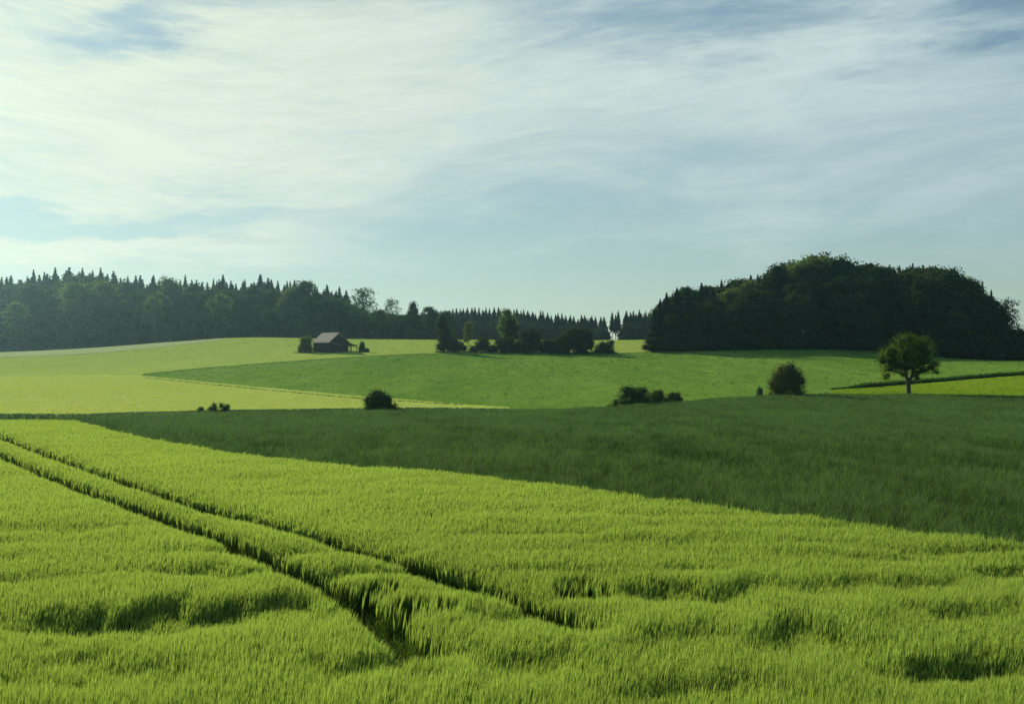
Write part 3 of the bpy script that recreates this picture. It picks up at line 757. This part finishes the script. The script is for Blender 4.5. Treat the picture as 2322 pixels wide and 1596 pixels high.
single(2082, 336, 605, BROAD[3], 'crown filling the skyline left of the massive rounded tree', 1.3)
single(2060, 330, 612, BROAD[1], 'crown two places left of the massive rounded tree on the skyline', 1.2)
single(2010, 340, 600, BROAD[2], 'broad crown between the topmost crown and the massive rounded tree', 1.4)
single(2180, 318, 622, BROAD[3], 'dark crown at the right flank of the massive rounded tree', 1.1)
single(2288, 302, 676, AIRY[1], 'ragged tree with sky between its boughs at the right end of the right wood', 1.0, rz=2.0)
single(2268, 304, 690, BROAD[2], 'dark tree beside the ragged tree at the right end of the wood', .9)
for U, y in ((2312, 742), (2330, 750), (2352, 746), (2375, 752), (2400, 748)):
    single(U, 300, y, UNDER[int(U) % 3], 'dark hedge bush right of the ragged tree', 1.3, 'hedge bushes at the right edge', cat='bush', name='hedge_bush')

# --- middle bushes and the lone tree
def custom_bush(name, U, d, W, H, D_, mat, label, seed, leaf=.22, cover=1.9, lobes=None, cat='bush', group=None, clump=.4, core=.72, stems=True, gaps=0.0):
    r = np.random.default_rng(seed); p = ground_at(U, d); FOOT.append((p.x, d, W, H))
    t = empty(name, p); tag(t, label, cat, group)
    L = lobes or bush_lobes(r, H, W, D_, 10)
    link('crown' if cat == 'tree' else 'foliage', crown_mesh('foliage', L, mat, r, leaf, cover, clump, core, gaps), t)
    if stems:
        bm = bmesh.new()
        for k in range(4):
            a = k * 1.7 + r.uniform(0, 1); q = W * .12
            tube(bm, [(math.cos(a) * q * .3, math.sin(a) * q * .3, -.2), (math.cos(a) * q, math.sin(a) * q, H * .3), (math.cos(a) * q * 2, math.sin(a) * q * 2, H * .6)], [H * .022, H * .016, H * .008], 6)
        link('stem', bm_mesh('stem', bm, M['bark'], True), t)
    return t
def px(d): return K / F * d
FOOT = []
# shrubs on the far margin of the wheat
q = px(114)
custom_bush('hawthorn_bush', 860, 114, 84*q, 54*q, 3.6, M['shrub'], 'dense dark dome shaped bush standing alone between the pale barley and the wheat', 1, .17,
            lobes=[(-.2, 0, 1.15, 1.1, 1.2, 1.05), (-1.05, 0, 1.35, .62, .7, .62), (-.2, .1, 1.95, .8, .8, .55), (.65, 0, 1.35, .8, .9, .8), (1.15, 0, .7, .7, .8, .6), (-.9, 0, .6, .75, .8, .6), (.3, 0, .5, 1.2, 1, .55), (1.55, 0, .35, .45, .5, .35)])
q = px(128)
custom_bush('willow_bush', 1432, 128, 92*q, 52*q, 3, M['willow'], 'largest bush of the clump of three at the wheat edge', 2, .17)
custom_bush('willow_bush', 1489, 131, 58*q, 38*q, 2, M['willow'], 'middle sized upright bush just right of the largest of the clump', 3, .16)
custom_bush('willow_bush', 1527, 134, 44*q, 30*q, 1.6, M['willow'], 'smallest bush at the right end of the clump of three', 4, .15)
q = px(150)
custom_bush('elder_bush', 1785, 148, 84*q, 76*q, 4.6, M['bronze'], 'big rounded olive bush with lighter bare patches near the lone tree', 5, .16, 1.8, gaps=.15, core=.62,
            lobes=[(-1.0, 0, 2.0, 1.35, 1.4, 1.7), (1.0, 0, 1.8, 1.25, 1.3, 1.5), (.45, 0, 3.9, .95, 1.0, .95), (-.7, .2, 3.6, 1.0, 1.0, .9), (-1.9, 0, 1.6, .7, .8, .95), (1.9, 0, 2.3, .65, .7, .75), (-1.5, 0, 2.8, .6, .7, .6), (1.4, 0, .7, 1.2, 1, .7), (-1.0, 0, .7, 1.2, 1, .7), (0, 0, 2.2, 1.5, 1.5, 1.6), (1.1, .1, 3.0, 1.0, 1.0, 1.0), (-.1, -.2, 3.3, 1.0, 1.0, .9)])
custom_bush('small_shrub', 1722, 146, 16*q, 28*q, .9, M['bronze'], 'knee high dark shrub left of the big olive bush', 6, .13)
custom_bush('small_shrub', 1745, 147, 8*q, 12*q, .5, M['bronze'], 'tiny upright shrub touching the left side of the big olive bush', 7, .1)
q = px(103)
custom_bush('small_shrub', 482, 104, 30*q, 34*q, 1, M['shrub'], 'left half of the low shrub pair in front of the pale barley', 8, .12, 1.2, gaps=.2, core=.5)
custom_bush('small_shrub', 508, 105, 34*q, 34*q, 1, M['shrub'], 'right half of the low shrub pair in front of the pale barley', 9, .12, 1.2, gaps=.2, core=.5)
custom_bush('small_shrub', 455, 104, 22*q, 24*q, .8, M['weed'], 'flat weed clump left of the low shrub pair', 10, .12, 1.2, core=.5)
for i, (U, w_, h_) in enumerate(((1280, 20, 7), (1305, 26, 8), (1345, 30, 9), (1375, 26, 10), (1395, 18, 9))):
    custom_bush('weed_clump', U, float(wheat_far(U)) + .6, w_ * px(120), h_ * px(120), .9, M['weed'], 'low dark weed clump on the wheat edge left of the clump of three bushes', 20 + i, .13, 1.4, cat='weeds', group='weed clumps at the wheat edge', stems=False)
# lone tree
p = ground_at(2060, 156)
t = empty('maple_tree', p); tag(t, 'lone round crowned maple standing between the wheat and the lime green field', 'tree')
r = np.random.default_rng(77)
LB = [(-.6, .2, 7.2, 1.6, 1.7, 1.35), (1.5, 0, 6.8, 1.7, 1.7, 1.35), (-2.5, 0, 6.1, 1.45, 1.5, 1.2), (-3.5, .3, 5.0, .95, 1.1, .95), (0, -.5, 5.4, 1.9, 1.9, 1.4),
      (2.2, 0, 5.0, 1.55, 1.6, 1.2), (3.1, .1, 4.0, .95, 1.0, .7), (-2.7, -.3, 3.9, 1.0, 1.1, .85), (-3.0, 0, 2.85, .75, .8, .55), (-1.5, 0, 4.3, 1.15, 1.3, .9),
      (1.3, .2, 3.3, .95, 1.0, .6), (.3, .3, 8.0, 1.15, 1.2, .7), (.4, 1.2, 6.2, 1.6, 1.5, 1.3), (-.3, -1.4, 6.3, 1.3, 1.3, 1.1), (3.9, 0, 3.3, .5, .5, .4), (2.6, .4, 6.2, 1.1, 1.2, .9), (1.2, 0, 2.5, .6, .7, .4), (-1.0, -.9, 3.0, .5, .5, .4), (-.3, .3, 4.0, 1.2, 1.2, .8), (.7, -.3, 4.2, 1.2, 1.2, .9), (-2.2, .2, 4.9, 1.2, 1.2, 1.0), (3.5, -.2, 4.6, .7, .8, .6), (2.0, -.2, 3.6, .9, .9, .6)]
link('crown', crown_mesh('crown', LB, M['maple'], r, .23, 1.6, .5, .56, .32), t)
bm = bmesh.new()
tube(bm, [(.05, 0, -.3), (.05, 0, .15), (0, 0, 1.2), (-.05, 0, 2.1), (-.3, 0, 2.9), (-.55, 0, 4.2), (-.5, .1, 6.0)], [.46, .36, .30, .29, .24, .17, .08], 10)
for P_, R_ in (([(.0, 0, 1.9), (.35, 0, 2.7), (.8, 0, 3.8), (1.3, .1, 5.5)], [.24, .19, .15, .07]), ([(-.25, 0, 2.7), (-1.0, 0, 3.2), (-2.0, -.1, 3.4), (-2.8, -.2, 3.7)], [.15, .12, .09, .04]),
               ([(.35, 0, 2.6), (1.2, .1, 3.0), (2.2, .1, 3.7), (3.0, .1, 4.0)], [.14, .1, .08, .04]), ([(-.4, 0, 3.5), (-1.2, .2, 4.6), (-2.2, .1, 5.8)], [.13, .1, .05]), ([(.05, 0, 1.7), (.6, -.1, 2.2), (1.1, 0, 2.4)], [.09, .07, .03])):
    tube(bm, P_, R_, 7)
link('trunk', bm_mesh('trunk', bm, M['bark'], True), t)
for i, (U, w_, h_) in enumerate(((2040, 22, 6), (2076, 20, 7))):
    custom_bush('weed_clump', U, 155.5, w_ * px(156), h_ * px(156), .9, M['weed'], ['low weed clump left of the foot of the lone maple', 'low weed clump right of the foot of the lone maple'][i], 30 + i, .13, 1.4, cat='weeds', stems=False)

# copse in the middle of the meadow
q = px(298)
custom_bush('columnar_tree', 1006, 296, 30*q, 88*q, 3, M['broad'], 'narrow leaning columnar tree at the left end of the meadow copse', 41, .38, 1.7, cat='tree',
            lobes=[(-.3, 0, 9.2, 1.2, 1.2, 1.3), (-.3, 0, 7.6, 1.7, 1.6, 1.7), (.1, 0, 5.6, 2.0, 2, 2.0), (.7, 0, 3.6, 2.5, 2.3, 2.1), (-.6, 0, 1.6, 1.6, 1.8, 1.4), (1.8, 0, 1.6, 2.0, 2, 1.5), (3.4, 0, 2.6, 1.1, 1.2, 1.1)])
single(1150, 318, 698, PALE[1], 'tall pale tree rising behind the meadow copse', 1.05)
single(1158, 312, 722, BROAD[3], 'dark crown in front of the tall pale tree of the copse', 1.0)
single(1062, 322, 727, PALE[0], 'slanting pale tree behind the gap of the meadow copse', .9)
custom_bush('copse_bush', 1040, 296, 40*q, 28*q, 3, M['broad'], 'low dark bush at the foot of the columnar tree', 43, .34)
custom_bush('copse_bush', 1092, 296, 60*q, 36*q, 4, M['broad'], 'pale topped hedge bush right of the gap in the copse', 44, .34)
custom_bush('copse_bush', 1140, 295, 60*q, 36*q, 4, M['broad'], 'hedge bush below the tall pale tree of the copse', 45, .34)
custom_bush('copse_bush', 1180, 296, 54*q, 32*q, 4, M['broad'], 'low hedge bush left of the round bush in the copse', 46, .34)
custom_bush('copse_bush', 1207, 294, 56*q, 58*q, 5, M['broad'], 'round dark bush in the middle of the meadow copse', 47, .36)
custom_bush('copse_bush', 1246, 294, 44*q, 34*q, 4, M['broad'], 'low bush between the two round bushes of the copse', 48, .34)
custom_bush('copse_bush', 1305, 292, 92*q, 63*q, 6, M['broad'], 'largest spreading bush at the right of the meadow copse', 49, .38)
custom_bush('copse_bush', 1268, 292, 46*q, 36*q, 4, M['broad'], 'lower left shoulder bush of the largest copse bush', 50, .34)
custom_bush('copse_bush', 1370, 292, 48*q, 32*q, 3.4, M['shrub'], 'small separate bush at the right tip of the meadow copse', 51, .3)
# by the barn
custom_bush('barn_bush', 692, 299, 38*q, 40*q, 3, M['pale'], 'bright leafy bush against the left end of the barn', 52, .3)
custom_bush('barn_shrub', 821, 299, 17*q, 25*q, 1.2, M['shrub'], 'small upright shrub right of the barn lean-to', 53, .25)
custom_bush('barn_shrub', 829, 297, 16*q, 10*q, 1.4, M['shrub'], 'low sprawling shrub at the right foot of the barn lean-to', 54, .22, stems=False)

fx = []; fd = []; fs = []
for (x_, d_, W_, H_) in FOOT:
    n = int(30 + 26 * W_); a_ = rng.uniform(0, 6.28, n); q_ = W_ * .5 * rng.uniform(.5, 1.25, n)
    fx.append(x_ + np.cos(a_) * q_); fd.append(d_ + np.sin(a_) * q_ * .8); fs.append(rng.uniform(.35, .95, n) * min(1.1, .35 + .25 * H_))
fx = np.concatenate(fx); fd = np.concatenate(fd); fs = np.concatenate(fs)
fg = link('rank_grass', plant_mesh('rank_grass', tplT, fx, fd, terrain(fx, fd), np.maximum(fs, .4), fs, M['weed'], None, rng.uniform(-.2, .5, len(fx)), 44))
tag(fg, 'rank grass round the feet of the bushes', 'grass', kind='stuff')
# ------------------------------------------------------------------ barn
def box(bm, a, b):
    (x0, y0, z0), (x1, y1, z1) = a, b
    v = [bm.verts.new(c) for c in ((x0,y0,z0),(x1,y0,z0),(x1,y1,z0),(x0,y1,z0),(x0,y0,z1),(x1,y0,z1),(x1,y1,z1),(x0,y1,z1))]
    for f in ((0,3,2,1),(4,5,6,7),(0,1,5,4),(1,2,6,5),(2,3,7,6),(3,0,4,7)): bm.faces.new([v[i] for i in f])
def slab(bm, pts, th):
    """thin slab from four corner points, thickened downward along its normal"""
    P_ = [Vector(p) for p in pts]; n = (P_[1] - P_[0]).cross(P_[3] - P_[0]).normalized()
    if n.z < 0: n = -n
    a = [bm.verts.new(p) for p in P_]; b = [bm.verts.new(p - n * th) for p in P_]
    bm.faces.new(a); bm.faces.new(b[::-1])
    for i in range(4): bm.faces.new((a[i], b[i], b[(i+1) % 4], a[(i+1) % 4]))
bp = ground_at(750, 300)
barn = empty('wooden_barn', bp, math.radians(-45)); tag(barn, 'small weathered wooden barn with pale tiled roof and open lean-to on the hill', 'barn')
# local: x along the ridge (gable at +x faces right/camera), y across; long wall at -y faces left/camera
BL, BW, BH, BR = 7.2, 6.2, 2.75, 2.35
bm = bmesh.new(); x0, x1, y0, y1 = -BL/2, BL/2, -BW/2, BW/2
for yy in (y0, y1 - .14): box(bm, (x0, yy, -.6), (x1, yy + .14, BH))
for xx in (x0 + .003, x1 - .143):
    v = [bm.verts.new(c) for c in ((xx, y0+.14, -.6), (xx, y1-.14, -.6), (xx, y1-.14, BH+.1), (xx, 0, BH + BR - .02), (xx, y0+.14, BH+.1))]
    w = [bm.verts.new(x_.co + Vector((.14, 0, 0))) for x_ in v]
    bm.faces.new(v[::-1]); bm.faces.new(w)
    for i in range(5): bm.faces.new((v[i], v[(i+1) % 5], w[(i+1) % 5], w[i]))
for k in range(int(BL / .32)): box(bm, (x0 + .1 + .32 * k, y0 - .03, -.5), (x0 + .14 + .32 * k, y0 - .003, BH - .05))
for k in range(int(BW / .32) - 1):
    yy = y0 + .3 + .32 * k; top = BH + BR * (1 - abs(yy) / (BW/2)) - .12
    box(bm, (x1 + .003, yy, -.5), (x1 + .03, yy + .04, top))
link('wall', bm_mesh('wall', bm, M['plank']), barn)
bm = bmesh.new(); ov = .35; sl = BR / (BW/2); ey = BW/2 + .35; ez = BH - .35 * sl + .12
slab(bm, [(x0-ov, -ey, ez), (x1+ov, -ey, ez), (x1+ov, 0, BH+BR+.12), (x0-ov, 0, BH+BR+.12)], .1)
for k in range(1, 12):   # courses of tiles as small steps
    t_ = k / 12; zz = ez + (BH + BR + .12 - ez) * t_; yy = -ey + ey * t_
    slab(bm, [(x0-ov+.01, yy - .02, zz + .03), (x1+ov-.01, yy - .02, zz + .03), (x1+ov-.01, yy + .28, zz + .03 + .28*sl), (x0-ov+.01, yy + .28, zz + .03 + .28*sl)], .025)
slab(bm, [(x1+ov, ey, ez), (x0-ov, ey, ez), (x0-ov, .004, BH+BR+.12), (x1+ov, .004, BH+BR+.12)], .1)
rf = link('roof', bm_mesh('roof', bm, M['roof']), barn)
bm = bmesh.new(); slab(bm, [(x0-ov, -.14, BH+BR+.10), (x1+ov, -.14, BH+BR+.10), (x1+ov, .14, BH+BR+.2), (x0-ov, .14, BH+BR+.2)], .06)
link('ridge_cap', bm_mesh('ridge_cap', bm, M['roof']), rf)
bm = bmesh.new()
slab(bm, [(x1+.06, -2.9, BH - .02), (x1+.75, -2.9, BH - .22), (x1+.75, .6, BH - 1.0), (x1+.06, .6, BH - .8)], .08)
link('canopy_board', bm_mesh('canopy_board', bm, M['fascia']), barn)['label'] = 'pale slanting board across the gable'
bm = bmesh.new(); box(bm, (x1 + .035, .9, -.4), (x1 + .07, 2.5, 1.9)); link('barn_door', bm_mesh('barn_door', bm, M['plank']), barn)
# lean-to on the far side
bm = bmesh.new(); slab(bm, [(x1 - .2, ey - .1, ez + .03), (x0 + .4, ey - .1, ez + .03), (x0 + .4, ey + 3.0, ez - .75), (x1 - .2, ey + 3.0, ez - .75)], .09)
link('leanto_roof', bm_mesh('leanto_roof', bm, M['plank']), barn)
for xx in (x1 - .45, 0.2, x0 + .7):
    for yy in ((ey + 2.8, ey + 1.0) if xx > 2 else (ey + 2.8,)):
        bm = bmesh.new(); zt = ez + .03 - .78 * (yy - ey + .1) / 3.1 - .1
        box(bm, (xx - .07, yy - .07, -1.2), (xx + .07, yy + .07, zt)); link('post', bm_mesh('post', bm, M['plank']), barn)
bm = bmesh.new(); box(bm, (x0 + .5, ey + 2.74, ez - 1.05), (x1 - .3, ey + 2.86, ez - .9)); link('beam', bm_mesh('beam', bm, M['plank']), barn)

# ------------------------------------------------------------------ haze
bm = bmesh.new(); box(bm, (-2400, -80, -9), (2400, 1560, 60))
m, nt = newmat('haze_air')
pv = nd(nt, 'ShaderNodeVolumePrincipled'); pv.inputs['Color'].default_value = (.50, .90, 1, 1)
pv.inputs['Density'].default_value = 1.1e-4; pv.inputs['Anisotropy'].default_value = .78
nt.links.new(pv.outputs[0], nd(nt, 'ShaderNodeOutputMaterial').inputs['Volume'])
hz = link('haze', bm_mesh('haze', bm, m)); tag(hz, 'thin summer haze over the fields', 'haze', kind='stuff')

# ------------------------------------------------------------------ sun and sky
S = Vector((math.sin(SUN_AZ) * math.cos(SUN_EL), math.cos(SUN_AZ) * math.cos(SUN_EL), math.sin(SUN_EL)))
ld = bpy.data.lights.new('sun', 'SUN'); ld.energy = 4.8; ld.angle = math.radians(.55); ld.color = (1, .93, .78)
lo = bpy.data.objects.new('sun', ld); col.objects.link(lo); lo.rotation_euler = S.to_track_quat('Z', 'Y').to_euler(); lo.location = (-100, 100, 150)

w = bpy.data.worlds.new('World'); sc.world = w; w.use_nodes = True
nt = w.node_tree; nt.nodes.clear()
STR = .12
sky = nd(nt, 'ShaderNodeTexSky', sky_type='NISHITA'); sky.sun_disc = False
sky.sun_elevation = SUN_EL; sky.sun_rotation = SUN_AZ; sky.air_density = 1.0; sky.dust_density = .2; sky.ozone_density = 2.0
tc = nd(nt, 'ShaderNodeTexCoord'); sp = nd(nt, 'ShaderNodeSeparateXYZ'); nt.links.new(tc.outputs['Generated'], sp.inputs[0])
az = mathn(nt, 'ARCTAN2', sp.outputs[0], sp.outputs[1]); el = mathn(nt, 'ARCSINE', sp.outputs[2])
def ang(Xp, Yp):
    a = math.atan(ux(Xp)); return a, math.atan((HY - Yp) * K / F * math.cos(a))
def warp(src, k, off):
    cb = nd(nt, 'ShaderNodeCombineXYZ'); nt.links.new(mathn(nt, 'MULTIPLY', az, 5), cb.inputs[0]); nt.links.new(mathn(nt, 'MULTIPLY', el, 22), cb.inputs[1]); cb.inputs[2].default_value = off
    n = nd(nt, 'ShaderNodeTexNoise'); n.inputs['Scale'].default_value = 1.3; n.inputs['Detail'].default_value = 6; n.inputs['Roughness'].default_value = .62
    nt.links.new(cb.outputs[0], n.inputs['Vector'])
    return mathn(nt, 'ADD', src, mathn(nt, 'MULTIPLY', mathn(nt, 'SUBTRACT', n.outputs['Fac'], .5), k))
wa = warp(az, .30, 2.2); we = warp(el, .10, 9.4)
def bump(Xp, Yp, sx, sy, amp):
    a, e = ang(Xp, Yp); sa = sx * K / F; se = sy * K / F
    qa = mathn(nt, 'MULTIPLY', mathn(nt, 'SUBTRACT', wa, a), 1 / sa); qe = mathn(nt, 'MULTIPLY', mathn(nt, 'SUBTRACT', we, e), 1 / se)
    r2 = mathn(nt, 'ADD', mathn(nt, 'MULTIPLY', qa, qa), mathn(nt, 'MULTIPLY', qe, qe))
    return mathn(nt, 'MULTIPLY', mathn(nt, 'EXPONENT', mathn(nt, 'MULTIPLY', r2, -.5)), amp)
a1 = mathn(nt, 'ADD', az, .25); a2 = mathn(nt, 'MULTIPLY', a1, a1)
elw = mathn(nt, 'SUBTRACT', el, mathn(nt, 'DIVIDE', mathn(nt, 'MULTIPLY', a2, .5), mathn(nt, 'ADD', mathn(nt, 'MULTIPLY', a2, 6), 1)))
def skynoise(ka, ke, shear, scale, detail, rough, dist, off):
    cb = nd(nt, 'ShaderNodeCombineXYZ')
    nt.links.new(mathn(nt, 'ADD', mathn(nt, 'MULTIPLY', az, ka), mathn(nt, 'MULTIPLY', el, shear)), cb.inputs[0])
    nt.links.new(mathn(nt, 'MULTIPLY', elw, ke), cb.inputs[1]); cb.inputs[2].default_value = off
    n = nd(nt, 'ShaderNodeTexNoise'); n.inputs['Scale'].default_value = scale; n.inputs['Detail'].default_value = detail
    n.inputs['Roughness'].default_value = rough; n.inputs['Distortion'].default_value = dist
    nt.links.new(cb.outputs[0], n.inputs['Vector']); return n.outputs['Fac']
n1 = skynoise(3.0, 11, 2.0, 1.0, 8, .58, .9, 3.1)
n2 = skynoise(6, 42, 4.0, 1.0, 7, .62, 1.6, 7.7)
n3 = skynoise(18, 130, 14.0, 1.0, 5, .6, 1.8, 1.3)
fib = mathn(nt, 'ADD', .22, mathn(nt, 'ADD', bump(250, 230, 480, 260, .6), bump(1500, 50, 420, 110, .42)))
cov = mathn(nt, 'ADD', .55, mathn(nt, 'MULTIPLY', mathn(nt, 'SUBTRACT', n1, .5), 1.1))
cov = mathn(nt, 'ADD', cov, mathn(nt, 'MULTIPLY', mathn(nt, 'SUBTRACT', n2, .5), mathn(nt, 'MULTIPLY', fib, .7)))
cov = mathn(nt, 'ADD', cov, mathn(nt, 'MULTIPLY', mathn(nt, 'SUBTRACT', n3, .5), mathn(nt, 'MULTIPLY', fib, .34)))
for b in ((350, 300, 480, 200, .40), (950, 140, 480, 120, .28), (320, 62, 105, 38, -.7), (1720, 55, 240, 46, -.42), (2260, 10, 110, 40, -.5),
          (1050, 670, 1000, 100, -.55), (190, 497, 230, 27, -.95), (130, 560, 250, 34, .9), (1250, 480, 260, 70, -.25), (2000, 180, 280, 120, .22), (1900, 460, 420, 120, .08)):
    cov = mathn(nt, 'ADD', cov, bump(*b))
cov = mathn(nt, 'MULTIPLY', mathn(nt, 'SUBTRACT', cov, .12, False), 1.05, True)
fw = nd(nt, 'ShaderNodeVectorMath', operation='DOT_PRODUCT'); nt.links.new(tc.outputs['Generated'], fw.inputs[0]); fw.inputs[1].default_value = Vector((-.2, .95, .24)).normalized()
cov = mathn(nt, 'MULTIPLY', cov, mathn(nt, 'DIVIDE', mathn(nt, 'SUBTRACT', fw.outputs['Value'], .5), .3, True))  # clouds faded out behind and overhead, unseen, to lower the fill light
ss = nd(nt, 'ShaderNodeMapRange', interpolation_type='SMOOTHSTEP'); nt.links.new(cov, ss.inputs[0]); cov = ss.outputs[0]
dp = nd(nt, 'ShaderNodeVectorMath', operation='DOT_PRODUCT'); nt.links.new(tc.outputs['Generated'], dp.inputs[0]); dp.inputs[1].default_value = S
an = mathn(nt, 'ARCCOSINE', dp.outputs['Value'])
glow = mathn(nt, 'EXPONENT', mathn(nt, 'MULTIPLY', mathn(nt, 'MULTIPLY', an, an), -1 / (2 * .42 ** 2)))
cc = mixc(nt, glow, (5.1, 6.2, 6.3), (7.15, 7.5, 5.75))
cc = mixc(nt, mathn(nt, 'ADD', mathn(nt, 'MULTIPLY', n2, .7), mathn(nt, 'MULTIPLY', n3, .3)), mixc(nt, 1.0, cc, (.80, .84, .88), 'MULTIPLY'), mixc(nt, 1.0, cc, (1.15, 1.13, 1.09), 'MULTIPLY'))
# soften the blaze of the clear sky close to the sun: s / (1 + s / 14)
den = nd(nt, 'ShaderNodeVectorMath', operation='MULTIPLY_ADD'); nt.links.new(sky.outputs[0], den.inputs[0]); den.inputs[1].default_value = (.115, .085, .085); den.inputs[2].default_value = (1, 1, 1)
dv = nd(nt, 'ShaderNodeVectorMath', operation='DIVIDE'); nt.links.new(sky.outputs[0], dv.inputs[0]); nt.links.new(den.outputs[0], dv.inputs[1])
sk = mixc(nt, 1.0, dv.outputs[0], (.98, 1.04, 1.0), 'MULTIPLY')
fin = mixc(nt, mathn(nt, 'MULTIPLY', cov, .92), sk, cc)
bg = nd(nt, 'ShaderNodeBackground'); bg.inputs[1].default_value = STR; nt.links.new(fin, bg.inputs[0])
nt.links.new(bg.outputs[0], nd(nt, 'ShaderNodeOutputWorld').inputs[0])

# ------------------------------------------------------------------ camera and render settings
cd = bpy.data.cameras.new('camera'); cd.sensor_width = 36; cd.lens = 36 * F / 1024; cd.clip_start = .1; cd.clip_end = 6000
co = bpy.data.objects.new('camera', cd); col.objects.link(co); co.location = (0, 0, 0)
co.rotation_euler = (math.radians(90) + math.atan((HY * K - 351.5) / F), 0, 0)
sc.camera = co
sc.view_settings.view_transform = 'Standard'; sc.view_settings.look = 'None'; sc.view_settings.gamma = 1; sc.view_settings.exposure = 0
sc.cycles.use_denoising = True
try:
    sc.cycles.denoiser = 'OPENIMAGEDENOISE'; sc.cycles.denoising_prefilter = 'NONE'; sc.cycles.denoising_input_passes = 'RGB_ALBEDO_NORMAL'
except Exception: pass
sc.cycles.max_bounces = 6; sc.cycles.diffuse_bounces = 3; sc.cycles.transmission_bounces = 4; sc.cycles.glossy_bounces = 2; sc.cycles.volume_bounces = 0
sc.cycles.sample_clamp_indirect = 4
